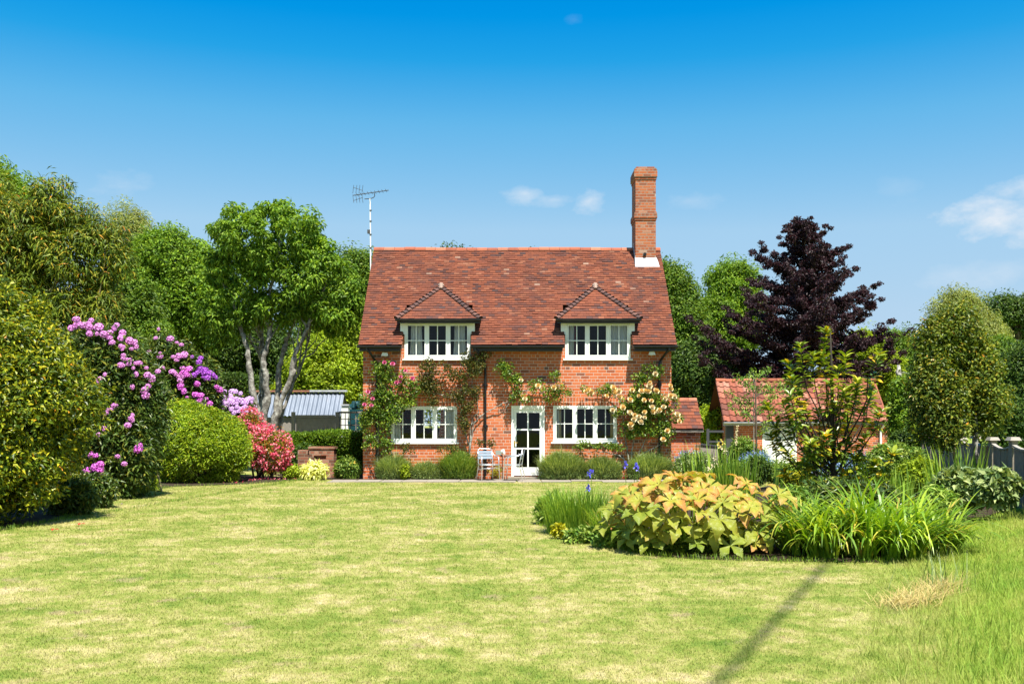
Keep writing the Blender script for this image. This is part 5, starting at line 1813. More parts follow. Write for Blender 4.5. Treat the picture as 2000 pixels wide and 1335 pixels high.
def climber(name, label, blobs, stems, mat, blooms, base, ox, oy, sc, dens=1.0, L=.075, Wd=.045):
    y0 = 28.82
    root = thing(name, label, 'climbing plant', (base[0], 28.85, 0))
    parts = []
    for bx, by, rx, rz in blobs:
        u, v = ox+bx/sc, oy+by/sc
        ru, rv = rx/sc, rz/sc
        n = max(4, int(ru*rv/24*dens))
        k = RNG.normal(size=(n, 2))*.52
        c = np.stack([X(u, y0)+k[:, 0]*ru*y0/F, y0-.03-.12*RNG.random(n), Z(v, y0)+k[:, 1]*rv*y0/F], 1)
        parts.append(clump_leaves(c, .13, 22, L, Wd, .9, .6, .2, .45, .5, lo=.2))
    V, Fq = join(parts)
    V[:, 1] = np.minimum(V[:, 1], 28.985)
    npmesh('foliage', V, Fq, mat, root)
    for s in stems:
        pts = [np.array((X(ox+a/sc, y0), y0+.09-.05*RNG.random(), Z(oy+b/sc, y0))) for a, b in s]
        t = np.linspace(0, len(pts)-1, 5*len(pts))
        q = np.stack([np.interp(t, range(len(pts)), [p[i] for p in pts]) for i in range(3)], 1)
        q[1:-1] += RNG.normal(size=(len(q)-2, 3))*.008
        mb = MB(); mb.tube(q, list(np.linspace(.022, .008, len(q))), 6)
        mb.build('stem', M_greybark, root, smooth=True)
    for a, b, mesh in blooms:
        o = bpy.data.objects.new('rose_bloom', mesh); C.objects.link(o); o.parent = root
        p = np.array((X(ox+a/sc, 28.5), 28.50+.06*random.random(), Z(oy+b/sc, 28.5)))
        o.location = Vector(p-ORIG[root.name])
        n = Vector((random.uniform(-.6, .6), -1, random.uniform(0, 1))).normalized()
        o.rotation_euler = n.to_track_quat('Z', 'Y').to_euler()
        s = random.uniform(1.0, 1.5); o.scale = (s, s, s)
    return root
c3 = (690, 680, 4.769)
c4 = (1000, 680, 4.767)
climber('climbing_rose', 'bright green climbing rose with pink blooms at the left corner of the cottage',
        [(300, 180, 95, 70), (300, 280, 90, 60), (480, 320, 110, 60), (540, 400, 60, 60), (310, 440, 110, 80), (390, 520, 80, 90), (170, 610, 110, 80), (330, 640, 100, 90), (520, 500, 60, 50), (100, 480, 40, 60), (150, 860, 60, 70), (290, 900, 60, 70), (310, 760, 40, 40), (220, 520, 60, 60), (110, 690, 60, 60)],
        [[(225, 1100), (230, 800), (260, 560), (290, 330)], [(235, 1050), (330, 760), (420, 520), (520, 380)], [(360, 1000), (300, 860), (200, 700)]],
        L_rose, [(285, 130, B_pink), (365, 150, B_pink), (445, 268, B_pink), (400, 318, B_pink), (430, 312, B_pink), (558, 285, B_pink), (485, 215, B_pink), (180, 468, B_pink), (168, 535, B_pink), (135, 410, B_pink), (100, 525, B_pink)],
        (X(740, 28.85), 0), *c3, dens=1.9)
climber('wisteria_climber', 'dark bronze green climber between the left windows and the middle drainpipe',
        [(720, 170, 70, 80), (730, 280, 90, 90), (720, 400, 80, 90), (770, 480, 60, 40), (660, 300, 50, 60), (920, 260, 60, 60), (850, 200, 50, 50), (1090, 130, 90, 80), (1150, 200, 80, 80), (1190, 70, 50, 60), (1040, 240, 60, 50), (1040, 380, 60, 50), (1150, 390, 60, 50), (1060, 520, 50, 70), (1020, 610, 60, 60), (1040, 700, 60, 60), (930, 450, 60, 50), (990, 470, 50, 40), (1200, 880, 50, 30), (1290, 890, 40, 30), (870, 940, 90, 30), (500, 930, 50, 40)],
        [[(1085, 1010), (1090, 760), (1110, 640), (1165, 600), (1150, 450), (1100, 330), (1150, 200)], [(1080, 1000), (1120, 700), (1220, 600), (1400, 510), (1530, 470)], [(1075, 900), (1000, 560), (930, 460), (760, 420), (720, 250)]],
        L_bronze, [], (X(918, 28.85), 0), *c3, dens=1.8, L=.065, Wd=.04)
climber('trained_climber', 'trained green climber with a few cream blooms above the front door',
        [(-90, 190, 70, 60), (-20, 190, 50, 40), (-80, 260, 40, 40), (60, 310, 55, 60), (60, 390, 55, 50), (0, 300, 40, 40), (130, 470, 50, 30), (20, 450, 40, 40), (235, 345, 65, 50), (320, 390, 60, 40), (415, 430, 60, 60), (410, 280, 35, 60), (420, 360, 40, 40), (540, 430, 45, 40)],
        [[(-60, 560), (0, 480), (60, 380), (20, 260), (-90, 190)], [(60, 400), (240, 370), (420, 410), (560, 430)]],
        L_rose, [(85, 300, B_cream), (120, 475, B_cream), (240, 355, B_yel), (395, 365, B_yel)], (X(1010, 28.85), 0), *c4, dens=1.4)
ybl = [(685, 405), (715, 395), (745, 405), (880, 448), (935, 370), (965, 425), (950, 410), (1010, 455), (1000, 400), (1120, 390), (1205, 405), (1240, 400), (1275, 405), (1330, 390), (1345, 400), (1175, 440), (1225, 485), (1095, 485), (1300, 490), (1435, 470), (1475, 445), (1510, 450), (1495, 440), (1470, 350), (1475, 380), (1300, 555), (1320, 590), (1365, 595), (1375, 580), (1415, 550), (1090, 605), (1140, 620), (1140, 665), (1185, 640), (1230, 645), (1240, 600), (1195, 690), (1110, 715), (1110, 745), (1025, 550), (935, 575), (1540, 620), (1550, 640), (1555, 680), (1450, 770), (1410, 855), (1335, 238), (1290, 320), (1280, 350)]
climber('climbing_rose', 'climbing rose covered in apricot yellow blooms at the right end of the cottage',
        [(1280, 185, 50, 40), (1390, 210, 35, 30), (1340, 250, 50, 30), (1200, 300, 70, 60), (1170, 340, 50, 40), (1180, 460, 80, 80), (1150, 520, 90, 90), (1270, 440, 110, 60), (1300, 550, 110, 90), (1250, 650, 110, 80), (1420, 550, 60, 90), (1180, 740, 120, 80), (1300, 760, 110, 60), (1420, 730, 70, 80), (1040, 580, 50, 70), (1030, 480, 35, 50), (1510, 430, 40, 60), (1530, 640, 45, 70), (1460, 780, 45, 50), (1430, 850, 40, 40), (700, 400, 55, 25), (820, 400, 80, 40), (900, 370, 50, 30), (970, 410, 50, 40), (1050, 720, 40, 70), (1120, 810, 40, 30), (620, 920, 50, 40), (690, 905, 40, 25), (780, 915, 30, 25), (910, 915, 40, 30), (990, 910, 40, 30), (960, 590, 40, 40)],
        [[(1110, 1100), (1120, 950), (1135, 850), (1180, 740)], [(1150, 1060), (1200, 950), (1245, 850), (1300, 700)], [(1155, 1020), (1260, 960), (1380, 900), (1430, 780)], [(1060, 1050), (1000, 1000), (860, 960), (720, 965), (620, 950)], [(1095, 1080), (1060, 860), (1040, 650), (1010, 470), (900, 400), (700, 410)], [(1180, 740), (1230, 500), (1280, 300), (1330, 220)]],
        L_rose, [(a, b, B_yel if RNG.random() < .6 else B_cream) for a, b in ybl], (X(1232, 28.85), 0), *c4, dens=1.5)

# ------------------------------------------------------------------ spiky clumps along the wall
def spike_clump(name, label, u0, u1, v0, y, mat, n, h=.5, cat='shrub', group=None):
    cx = X((u0+u1)/2, y); r = (u1-u0)/2*y/F
    hh = Z(v0, y)
    root = thing(name, label, cat, (cx, y, 0), group)
    a = RNG.random(n)*2*PI; q = np.sqrt(RNG.random(n))
    p = np.stack([cx+np.cos(a)*q*r*.65, y+np.sin(a)*q*min(r, .32)*.6, .02+.35*hh*RNG.random(n)], 1)
    az = a+RNG.normal(size=n)*.7
    L = hh*(.66+.6*RNG.random(n)**1.5)*(1-.3*q)
    V, Fq = blades(p, az, L, .013, .05+.6*q, .3+.9*q, 3)
    k = n
    cc = np.stack([cx+np.cos(a[:k])*q[:k]*r*.95, y+np.sin(a[:k])*q[:k]*.3, hh*(.1+.9*RNG.random(k))*np.sqrt(1-.75*q[:k]**2)], 1)
    w = clump_leaves(cc, .06, 7, .075, .012, 1, .8, -.6, .4, .4)
    V, Fq = join([(V, Fq), w])
    npmesh('foliage', V, Fq, mat, root)
    return root
GL = 'grey green clumps at the foot of the cottage wall'
spike_clump('lavender_bush', 'grey green spiky clump at the left corner under the pink rose', 733, 806, 888, 28.7, L_lav, 1500, group=GL)
spike_clump('lavender_bush', 'low spiky clump under the middle of the left ground floor window', 800, 866, 902, 28.7, L_lav, 1300, group=GL)
spike_clump('lavender_bush', 'dark taller clump beside the left bistro chair', 858, 932, 880, 28.7, L_border, 1400, group=GL)
spike_clump('lavender_bush', 'round feathery clump just right of the white door', 1050, 1146, 882, 28.65, L_lav, 2200, group=GL)
spike_clump('lavender_bush', 'grassy clump under the right ground floor window', 1136, 1216, 892, 28.7, L_lav, 1700, group=GL)
spike_clump('lavender_bush', 'dark feathery clump at the right corner beneath the apricot rose', 1222, 1320, 886, 28.65, L_lav, 2200, group=GL)
shrub('lime_plant', 'small lime green leafy plant at the front of the left clumps', 'plant', [E(780, 800, 905, 938, 28.4)], L_lime, 16, .1, 24, .08, .04, stems=False)
shrub('orange_leaf_plant', 'small yellowing plant behind the left bistro chair legs', 'plant', [E(950, 985, 905, 936, 28.75, .5)], L_euph, 12, .1, 14, .08, .025, stems=False)

# flower heads on stems: siberian irises
def iris_flower(mat):
    pts, D, N = [], [], []
    for j in range(3):
        a = j*2*PI/3
        d = np.array((math.cos(a), math.sin(a), -.35)); pts.append((0, 0, 0)); D.append(d); N.append((0, 0, 1))
        d = np.array((math.cos(a+1), math.sin(a+1), 2.0)); pts.append((0, 0, 0)); D.append(d); N.append((math.cos(a+1), math.sin(a+1), .2))
    V, Fq = leaf_geo6(np.array(pts, float), norm(np.array(D)), norm(np.array(N, float)), np.full(6, .052), np.full(6, .032), .1, .25)
    o = npmesh('iris_flower', V, Fq, mat); m = o.data
    bpy.data.objects.remove(o); return m
I_blue, I_yel, I_cream = iris_flower(P_blue), iris_flower(P_flag), iris_flower(P_cream)
def grassy_clump(name, label, cat, cx, cy, rx, ry, h, n, mat, w=.012, lean=.35, arch=.5, flowers=(), seg=5, extra=None, group=None, hvar=.5):
    g = float(rise(cx, cy))
    root = thing(name, label, cat, (cx, cy, g), group)
    a = RNG.random(n)*2*PI; q = np.sqrt(RNG.random(n))
    p = np.stack([cx+np.cos(a)*q*rx, cy+np.sin(a)*q*ry, np.full(n, g)], 1)
    az = a+RNG.normal(size=n)*.8
    V, Fq = blades(p, az, h*(1-hvar+hvar*RNG.random(n)), w*(.7+.6*RNG.random(n)), RNG.random(n)*lean, lean+RNG.random(n)*arch, seg)
    npmesh('foliage', V, Fq, mat, root)
    for (u, v, y, mesh) in flowers:
        mb = MB()
        e = P(u, v, y); s = np.array((e[0]+RNG.normal()*.04, y+RNG.normal()*.05, g))
        mb.tube(curve(s, e, (.03, 0, 0), 5, .008), .005, 5)
        st = mb.build('stem', L_iris, root)
        for _ in range(2):
            o = bpy.data.objects.new('iris_flower', mesh); C.objects.link(o); o.parent = st
            o.location = Vector(e-ORIG[root.name])+Vector((random.uniform(-.02, .02), random.uniform(-.02, .02), random.uniform(-.05, .02)))
            o.rotation_euler = (random.uniform(-.4, .4), random.uniform(-.4, .4), random.random()*6)
    return root
grassy_clump('siberian_iris', 'fine grassy iris clump with blue flowers at the left end of the bed', 'plant', X(1135, 14.6), 14.6, .52, .55, .78, 1500, L_iris, .012, .3, .5,
             [(1150, 950, 14.6, I_blue), (1149, 924, 14.7, I_blue), (1154, 921, 14.7, I_blue), (1220, 908, 14.4, I_blue), (1241, 906, 14.4, I_blue), (1244, 912, 14.4, I_blue)])
grassy_clump('grassy_iris', 'leafless looking thin green stalks rising from the iris clump', 'plant', X(1190, 15.2), 15.2, .55, .4, .72, 60, L_iris, .008, .1, .15)
grassy_clump('grass_clump', 'fresh arching grassy clump between the blue irises and the bronze leaved plant', 'plant', X(1205, 13.6), 13.6, .3, .35, .62, 420, L_day, .014, .35, 1.0)
shrub('bed_edge_plant', 'dark green pointed leafy plant at the very left tip of the island bed', 'plant', [E(1048, 1110, 962, 1042, 15.9, .8)], L_border, 75, .12, 26, .12, .03, stems=False, out=1.2, droop=-.2)
shrub('lime_edging_plant', 'small yellow leafed edging plant at the foot of the blue irises', 'plant', [E(1076, 1105, 1022, 1050, 13.9, .6)], L_euph, 12, .07, 14, .08, .04, stems=False)
shrub('low_edging_plant', 'low green leafy edging under the iris clump along the lawn', 'plant', [E(1100, 1180, 1030, 1066, 13.4, .5), E(1160, 1215, 1040, 1080, 12.9, .5)], L_border, 60, .09, 22, .08, .045, stems=False)

# ------------------------------------------------------------------ rodgersia with big palmate bronze leaves
def rodgersia_mat():
    t = NT('bronze_palmate_leaf')
    at = t.add('ShaderNodeAttribute', attribute_name='tip').outputs['Fac']
    br = t.add('ShaderNodeAttribute', attribute_name='bronze').outputs['Fac']
    vein = t.add('ShaderNodeAttribute', attribute_name='vein').outputs['Fac']
    g = t.ramp(t.noise(5, 3), [(.3, (.13, .22, .02)), (.7, (.33, .40, .05))])
    b = t.ramp(t.noise(7, 3), [(.3, (.58, .21, .06)), (.7, (.66, .34, .10))])
    y = t.mix(br, g, (.50, .47, .055))
    f = t.math('MULTIPLY', t.math('ADD', t.math('MULTIPLY', at, 1.3), t.math('MULTIPLY', t.noise(9, 3), .5)), br)
    f = t.math('MULTIPLY', t.math('SUBTRACT', f, .62), 1.5, clamp=True)
    c = t.mix(f, y, b)
    c = t.mix(t.math('MULTIPLY', t.ramp(t.add('ShaderNodeTexWave', {'Vector': t.add('ShaderNodeCombineXYZ', {0: vein}).outputs[0], 'Scale': 2.2, 'Distortion': .6}).outputs['Fac'], [(.0, (1, 1, 1)), (.3, (0, 0, 0))]), .38), c, (.12, .17, .03))
    rib = t.math('MULTIPLY', t.add('ShaderNodeTexWave', {'Vector': t.add('ShaderNodeCombineXYZ', {0: vein}).outputs[0], 'Scale': 2.2, 'Distortion': .6}).outputs['Fac'], 1.0)
    p = t.princ(c, .36, .4, normal=t.bump(rib, .35, .004))
    tr = t.add('ShaderNodeBsdfTranslucent', {'Color': t.mix(1.0, c, (1.2, 1.05, .5), 'MULTIPLY')}).outputs[0]
    ms = t.add('ShaderNodeMixShader', {0: .38, 1: p, 2: tr})
    return t.out(ms.outputs[0])
M_rod = rodgersia_mat()
def rodgersia():
    y0 = 12.7
    cx = X(1355, y0)
    root = thing('rodgersia', 'large mound of crinkled palmate leaves in gold and bronze at the front of the bed', 'plant', (cx, y0, 0))
    V, Fq, tip, brz, vn = [], [], [], [], []
    st = MB()
    heads = []
    rr = np.random.default_rng(5)
    for tz, cnt, rad in ((.88, 9, .40), (.82, 14, .74), (.68, 18, .98), (.52, 20, 1.04), (.36, 20, 1.06), (.20, 18, 1.08)):
        for k in range(cnt):
            a = (k+.7*rr.random())/cnt*2*PI+tz*5
            r = rad*(.7+.4*rr.random())
            heads.append((cx+math.cos(a)*r*1.02, y0+math.sin(a)*r*.72, tz*(.85+.28*rr.random()), a))
    heads += [(cx+rr.normal()*.25, y0+rr.normal()*.2, .95, rr.random()*6) for _ in range(3)]
    for hx, hy, hz, a in heads:
        out = np.array((math.cos(a), math.sin(a), 0))
        ax = norm((out*(.2+.5*rr.random())+UP*(.9+.4*hz)+np.array((rr.normal()*.2, -.35+rr.normal()*.2, 0)))[None])[0]
        c = np.array((hx, hy, hz-.04))
        st.tube(curve((cx+(hx-cx)*.35, y0+(hy-y0)*.35, 0), c, (0, 0, .15), 5, .02), [.014, .012, .011, .010, .009], 5)
        u = norm((out-ax*(out@ax))[None])[0]; w = np.cross(ax, u)
        nl = 5 if rr.random() < .6 else 6
        size = (.19+.13*rr.random())*(1.0 if hz > .3 else .85)
        bz = min(1, max(0, (hz-.08)*1.15+rr.normal()*.25))
        lift = .45+.35*rr.random(); dr = .35+.6*rr.random()
        for j in range(nl):
            b = (j-(nl-1)/2)*(1.2 if nl == 5 else 1.02)+rr.normal()*.07
            d = u*math.cos(b)+w*math.sin(b)
            s = np.cross(ax, d)
            L = size*(1.0-.06*abs(j-(nl-1)/2))*(.92+.16*rr.random())
            i0 = len(V)
            d2 = dr*(.8+.5*rr.random())
            prof = [(.02, .02), (.2, .085), (.4, .17), (.56, .25), (.66, .285), (.715, .22), (.76, .235), (.83, .14), (.87, .15), (1.06, .0)]
            for (t, wd) in prof:
                zc = lift*t-d2*t**2.6
                m = c+d*L*t*(1-.12*t*d2)+ax*L*zc*.7
                wv = .02*math.sin(t*27+j)
                for q, sg in enumerate((-1, -.5, 0, .5, 1)):
                    V.append(m+s*sg*wd*L+ax*L*(abs(sg)*.17*(1-t*.4)*(wd*2.6)+wv*abs(sg)))
                    tip.append(t*.85+.22*abs(sg)); brz.append(bz); vn.append(t*6-abs(sg)*2+j*3)
            for k in range(len(prof)-1):
                for q in range(4):
                    e = i0+k*5+q
                    Fq.append([e, e+1, e+6, e+5])
    npmesh('foliage', np.array(V), np.array(Fq), M_rod, root, smooth=True, attr={'tip': tip, 'bronze': brz, 'vein': vn})
    st.build('stems', L_iris, root, smooth=True)
rodgersia()
shrub('dark_underplanting', 'dark low leaves filling the foot of the bronze plant at the lawn edge', 'ground cover', [E(1215, 1490, 1040, 1092, 12.6, .35)], L_mid, 90, .12, 26, .09, .04, stems=False)

# ------------------------------------------------------------------ daylily mound
def daylily():
    y0 = 12.3
    cx = X(1692, y0)
    root = thing('daylily_clump', 'broad mound of bright arching strap leaves at the front right of the bed', 'plant', (cx, y0, 0))
    nf, nb = 84, 26
    fa = RNG.random(nf)*2*PI; fq = np.sqrt(RNG.random(nf))
    fx_, fy_ = cx+np.cos(fa)*fq*1.02, y0+np.sin(fa)*fq*.66
    n = nf*nb
    px = np.repeat(fx_, nb)+RNG.normal(size=n)*.035; pyy = np.repeat(fy_, nb)+RNG.normal(size=n)*.03
    q = np.repeat(fq, nb); a = np.repeat(fa, nb)
    p = np.stack([px, pyy, rise(px, pyy)], 1)
    az = np.where(RNG.random(n) < .45, a+RNG.normal(size=n)*.7, RNG.random(n)*2*PI)
    L = (.5+.68*RNG.random(n))*(1.0-.12*q)*np.repeat(.8+.35*RNG.random(nf), nb)
    V, Fq = blades(p, az, L, .030*(.7+.6*RNG.random(n)), .05+.4*q*RNG.random(n), 1.1+1.9*RNG.random(n), 9, 4.0, twist=.0)
    npmesh('foliage', V, Fq, L_day, root)
daylily()

# ------------------------------------------------------------------ other border plants
def sword(label, u, v_top, y, w, n, h, flowers=(), lean=.18, arch=.12, wd=.034, mat=None):
    return grassy_clump('flag_iris', label, 'plant', X(u, y), y, w, .3, h*1.25, n, mat or L_iris, wd, lean, arch, flowers, 4, hvar=.4)
sword('tall sword leaved iris with pale yellow flowers behind the bronze plant', 1385, 862, 19.5, .5, 110, 1.15,
      [(1405, 868, 19.5, I_yel), (1396, 893, 19.5, I_cream), (1400, 903, 19.5, I_cream), (1390, 910, 19.5, I_cream), (1384, 915, 19.5, I_cream), (1411, 862, 19.6, I_yel), (1410, 872, 19.6, I_cream), (1415, 879, 19.6, I_cream)], lean=.32)
sword('sword leaves standing right of the pale yellow irises', 1440, 885, 19.0, .38, 90, 1.0)
sword('single upright fan of sword leaves before the strip of back lawn', 1523, 900, 18.0, .05, 9, 1.0, lean=.06, arch=.05, wd=.05)
sword('short leaning fan of sword leaves beside the upright fan', 1505, 930, 17.5, .08, 10, .72, lean=.25)
sword('bright sword leaves leaning left in front of the panel fence', 1862, 872, 18.0, .38, 85, 1.05, lean=.34, wd=.04)
sword('second group of bright sword leaves under the olive tree', 1900, 866, 17.6, .16, 36, 1.05, lean=.2, wd=.04)
sword('dark massed sword leaves behind the magnolia trunk', 1720, 905, 16.2, .55, 140, .85, lean=.3, wd=.026)
sword('clump of sword leaves right behind the daylily mound', 1770, 900, 15.2, .4, 80, .8, lean=.32, wd=.028)
sword('sword leaves left of the magnolia trunk in shade', 1600, 925, 16.0, .3, 60, .75, lean=.3, wd=.026)
def peren(label, u0, u1, v0, v1, y, mat, K=50, r=.13, per=26, L=.1, Wd=.04, df=.7, name='border_plant', **k):
    return shrub(name, label, 'plant', [E(u0, u1, v0, v1, y, df)], mat, K, r, per, L, Wd, stems=False, **k)
peren('broad blue green leaved clump at the right edge of the bed', 1830, 1925, 912, 1000, 15.8, L_glau, 110, .16, 22, .17, .08, out=.9)
peren('dark broad leaved clump in front of the panel fence', 1905, 1992, 915, 990, 15.4, L_glau, 100, .15, 22, .15, .07, out=.9)
peren('trailing green plant spilling between the daylily and the blue green clump', 1790, 1870, 950, 1010, 14.8, L_border, 90, .13, 24, .11, .03, droop=.4)
peren('dark leafy planting between the bronze plant and the daylily', 1500, 1590, 950, 1060, 14.2, L_border, 130, .15, 26, .13, .035, droop=.3)
peren('dark shaded planting behind the daylily mound', 1540, 1760, 935, 1010, 14.6, L_rhodo, 130, .16, 26, .13, .04)
peren('rounded dark green perennial mound in the far border', 1455, 1505, 890, 945, 24.0, L_dark, 80, .14, 36, .09, .04)
peren('grey green frothy perennial left of the staked sapling', 1395, 1465, 900, 950, 25.0, L_border, 90, .16, 30, .1, .03)
peren('low blue grey perennial below the outhouse wall', 1318, 1400, 880, 945, 27.5, L_glau, 120, .18, 30, .11, .035)
peren('green frothy perennial behind the upright sword fan', 1490, 1560, 900, 945, 24.5, L_border, 100, .16, 30, .09, .03)
peren('acid yellow mound at the edge of the strip of back lawn', 1530, 1592, 920, 948, 22.0, L_euph, 70, .13, 40, .06, .03, upn=1.0)
peren('yellow green leafy mound right of the magnolia', 1755, 1835, 895, 960, 19.5, L_lime, 110, .17, 32, .1, .04)
peren('dark glossy mound below the outbuilding drainpipe', 1690, 1815, 865, 940, 25.0, L_border, 190, .2, 34, .12, .05)
peren('dark leafy shrub low beside the outbuilding buttress', 1735, 1800, 835, 920, 31.0, L_dark, 120, .22, 36, .12, .05)
peren('green mixed foliage at the foot of the white doors', 1420, 1500, 868, 920, 30.5, L_border, 120, .2, 32, .11, .04)
peren('green mixed foliage below the right part of the outbuilding', 1560, 1700, 880, 930, 29.0, L_border, 180, .2, 32, .11, .04)
peren('small dark green shrub behind the yellow iris flowers', 1425, 1475, 850, 910, 29.0, L_border, 80, .14, 26, .1, .035)
peren('yellow tipped small shrub at the right corner of the cottage', 1312, 1335, 905, 940, 27.9, L_euph, 16, .1, 14, .07, .03)
peren('variegated cream striped plant at the foot of the brick pillar', 586, 640, 900, 940, 28.6, leafmat('cream_striped_leaf', [(0, (.18, .26, .05)), (.5, (.4, .42, .15)), (1, (.65, .62, .3))]), 60, .15, 14, .22, .04, droop=.7, out=1.1)
peren('bright green leafy plant between the azalea and the striped plant', 552, 592, 908, 940, 28.9, L_lime, 46, .12, 24, .09, .045)
peren('green leafy plants with yellow poppies left of the cottage corner', 655, 705, 890, 940, 29.2, L_border, 110, .14, 26, .09, .04)
peren('bright leafy plant right of the brick pillar', 652, 680, 898, 940, 29.4, L_lime, 56, .12, 24, .08, .035)
poppy = grassy_clump('welsh_poppy', 'thin stemmed yellow poppies before the clipped hedge', 'plant', X(688, 29), 29.0, .2, .1, .35, 40, L_border, .012, .3, .4,
                     [(684, 903, 29.0, I_yel), (691, 902, 29.0, I_yel), (687, 911, 29.0, I_yel), (694, 905, 29.1, I_yel)])
# foxglove spire
fx = thing('foxglove_spire', 'pale cream flower spire standing against the outbuilding wall', 'plant', (X(1437, 27), 27, 0))
mb = MB(); mb.tube([P(1436, 925, 27), P(1437, 870, 27), P(1438, 845, 27), P(1440, 830, 27)], [.012, .011, .009, .004], 6); mb.build('stem', L_iris, fx)
zz = np.linspace(0, 1, 26)
pp = np.stack([np.interp(zz, (0, 1), (X(1437, 27), X(1440, 27))), np.full(26, 27.0), np.interp(zz, (0, 1), (Z(868, 27), Z(832, 27)))], 1)
V, Fq = clump_leaves(pp, .03, 4, .05, .03, 1, .8, .2)
npmesh('flowers', V, Fq, P_cream, fx)
# forget-me-nots: uncountable little flowers
for (u0, u1, v0, v1, y) in ((1440, 1515, 882, 908, 27.5), (1320, 1375, 880, 905, 27.8), (1655, 1720, 880, 915, 26.5), (1590, 1650, 905, 925, 21.5)):
    e = [E(u0, u1, v0, v1+20, y, .5)]
    c = shell_points(e, 160, .9)
    V, Fq = clump_leaves(c, .08, 9, .03, .03, 1, .5, 0, .9, .4)
    o = npmesh('forget_me_nots', V, Fq, P_forget, None, (e[0][0], y, 0)); tag(o, kind='stuff')
    peren({1440: 'green foliage under the pale blue drift by the white doors', 1320: 'green foliage under the pale blue flowers beside the outhouse', 1655: 'green foliage under the pale blue flowers below the drainpipe', 1590: 'green foliage under the pale blue flowers left of the magnolia stem'}[u0], u0, u1, v0+4, v1+28, y, L_border, 60, .14, 26, .09, .04, df=.5)

# ------------------------------------------------------------------ grass
def scatter(y0, y1, dens, margin=1.2):
    """points over the lawn, thinning with distance as the blades get wider"""
    ys, xs = [], []
    for a in np.arange(y0, y1, .5):
        w = .56*(a+.5)+margin
        n = int(dens(a+.25)*w*2*.5)
        ys.append(a+.5*RNG.random(n)); xs.append((RNG.random(n)*2-1)*w)
    return np.concatenate(xs), np.concatenate(ys)
BEDS = (BED_R, BED_L, BED_H, BED_H2, BED_G)
x, y = scatter(4.6, 28.0, lambda y: 6500*(6/max(y, 6))**1.6)
ok = np.ones(len(x), bool)
for b in BEDS:
    ok &= ~poly_xy(b, x, y)
ok &= ~((y > 27.35) & (x > -5) & (x < 4.6))
x, y = x[ok], y[ok]
e = np.minimum(2.35+.43*(y-6.1), 5.4+.32*(y-12))
bank = x > e-.25+RNG.normal(size=len(x))*.15
n = len(x)
p = np.stack([x, y, rise(x, y)], 1)
far = np.maximum(1, y/7.0)
L = np.where(bank, .055*(.4+1.2*RNG.random(n)), .025*(.5+RNG.random(n)))*np.where(bank, 1, far**.2)
wd = np.where(bank, .0042, .0042)*far**.75
V, Fq = blades(p, RNG.random(n)*2*PI, L, wd, .2+RNG.random(n)*.8, .7+RNG.random(n)*.9, 2)
o = npmesh('lawn_grass', V, Fq, M_blade)
tag(o, kind='stuff', label='short mown grass, longer and greener on the bank at the right')
# rough fringe where the lawn meets the bed and under the shrubs
def fringe(poly, n, h):
    pts = np.array(poly)
    seg = np.roll(pts, -1, 0)-pts
    ln = np.linalg.norm(seg, axis=1)
    i = RNG.choice(len(pts), n, p=ln/ln.sum())
    q = pts[i]+seg[i]*RNG.random(n)[:, None]+RNG.normal(size=(n, 2))*.05
    return np.stack([q[:, 0], q[:, 1], rise(q[:, 0], q[:, 1])], 1)
p = np.concatenate([fringe(BED_R[:9]+BED_R[15:], 3500, .1), fringe(BED_L[1:8], 2600, .1)])
n = len(p)
V, Fq = blades(p, RNG.random(n)*2*PI, .07*(.5+RNG.random(n)), .007, RNG.random(n)*.5, .4+RNG.random(n), 3)
o = npmesh('edge_grass', V, Fq, L_hedge); tag(o, kind='stuff', label='uneven longer grass along the edges of the beds')
# longer tufts on the bank
n = 10000
y = 5.2+RNG.random(n)**1.3*10.5
x = np.minimum(2.35+.43*(y-6.1), 5.4+.32*(y-12))+RNG.random(n)**.8*(.56*y+1-(2.35+.43*(y-6.1)))
p = np.stack([x, y, rise(x, y)], 1)
V, Fq = blades(p, RNG.random(n)*2*PI, .25*(.2+RNG.random(n)**1.8), .005*(.6+.8*RNG.random(n)), RNG.random(n)*.5, .5+RNG.random(n)*1.1, 4)
ok = ~poly_xy(BED_R, x, y)
k = np.repeat(ok, 10)
remap = np.cumsum(k)-1
Fk = Fq[k[Fq[:, 0]]]
o = npmesh('bank_grass', V[k], remap[Fk], M_blade); tag(o, kind='stuff', label='long loose grass on the rising bank at the right')
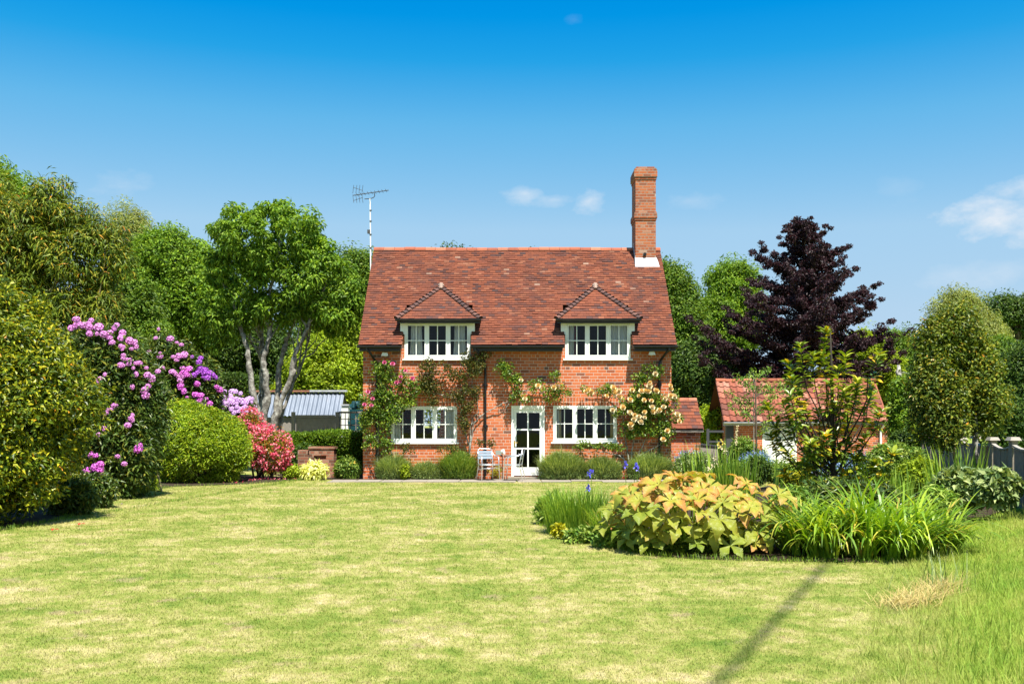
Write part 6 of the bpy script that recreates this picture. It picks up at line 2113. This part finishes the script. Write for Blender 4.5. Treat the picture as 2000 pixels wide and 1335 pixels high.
# dried straw tuft at the corner of the bank
dt = thing('dry_grass_tuft', 'sprawling tuft of dry straw coloured grass at the foot of the bank', 'grass tuft', (X(1800, 9.3), 9.3, 0))
n = 900
t = RNG.random(n)
x = np.interp(t, (0, .5, 1), (X(1745, 8.6), X(1800, 9.0), X(1850, 9.7)))+RNG.normal(size=n)*.09
y = np.interp(t, (0, .5, 1), (8.6, 9.0, 9.7))+RNG.normal(size=n)*.11
p = np.stack([x, y, rise(x, y)], 1)
V, Fq = blades(p, .6+RNG.normal(size=n)*1.1, .30*(.4+.8*RNG.random(n)), .006, .7+RNG.random(n)*.6, 1.3+RNG.random(n)*.6, 5)
npmesh('foliage', V, Fq, L_straw, dt)
n = 40
x = X(1830, 9.6)+RNG.normal(size=n)*.2; y = 9.6+RNG.normal(size=n)*.2
V, Fq = blades(np.stack([x, y, rise(x, y)], 1), RNG.random(n)*6, .45*(.5+.5*RNG.random(n)), .008, .1+RNG.random(n)*.4, .3+RNG.random(n)*.5, 4)
tag(npmesh('seed_stalks', V, Fq, L_glau, dt), kind='stuff')
# fallen petals
def petals(pix, n, mat, spread, label):
    ps = []
    for u, v in pix:
        y = gy(v)
        ps.append(np.stack([X(u, y)+RNG.normal(size=n)*spread[0], y+RNG.normal(size=n)*spread[1], .035+.01*RNG.random(n)], 1))
    p = np.concatenate(ps)
    V, Fq = leaf_geo(p, norm(rdir(len(p))*np.array((1, 1, .2))), norm(UP+rdir(len(p))*.4), .05, .045)
    tag(npmesh('fallen_petals', V, Fq, mat), kind='stuff', label=label)
petals([(480, 939), (500, 938), (520, 936), (545, 936), (562, 936), (460, 943)], 14, P_azalea, (.18, .3), 'pink petals fallen on the lawn by the azalea')
petals([(125, 992), (165, 983), (185, 977), (205, 972), (200, 990)], 8, P_lilac, (.15, .2), 'lilac petals fallen on the lawn under the rhododendron')
for u, v, lab in ((157, 1027, 'crimson fallen leaf lying farther out on the lawn by the shadow'), (105, 1038, 'red fallen leaf lying close to the foreground bush')):
    y = gy(v)
    a = np.array([[X(u, y), y, .035]])
    V, Fq = leaf_geo6(np.repeat(a, 3, 0), norm(np.array([[1, .3, .15], [-.8, .5, .2], [.1, -1, .1]])), np.tile(UP, (3, 1)), .075, .05)
    o = npmesh('fallen_leaf', V, Fq, petal('crimson_leaf', [(0, (.45, .02, .02)), (1, (.6, .05, .04))]) if 'crimson_leaf' not in MATS else MATS['crimson_leaf'], None, tuple(a[0]))
    tag(o, lab, 'leaf')
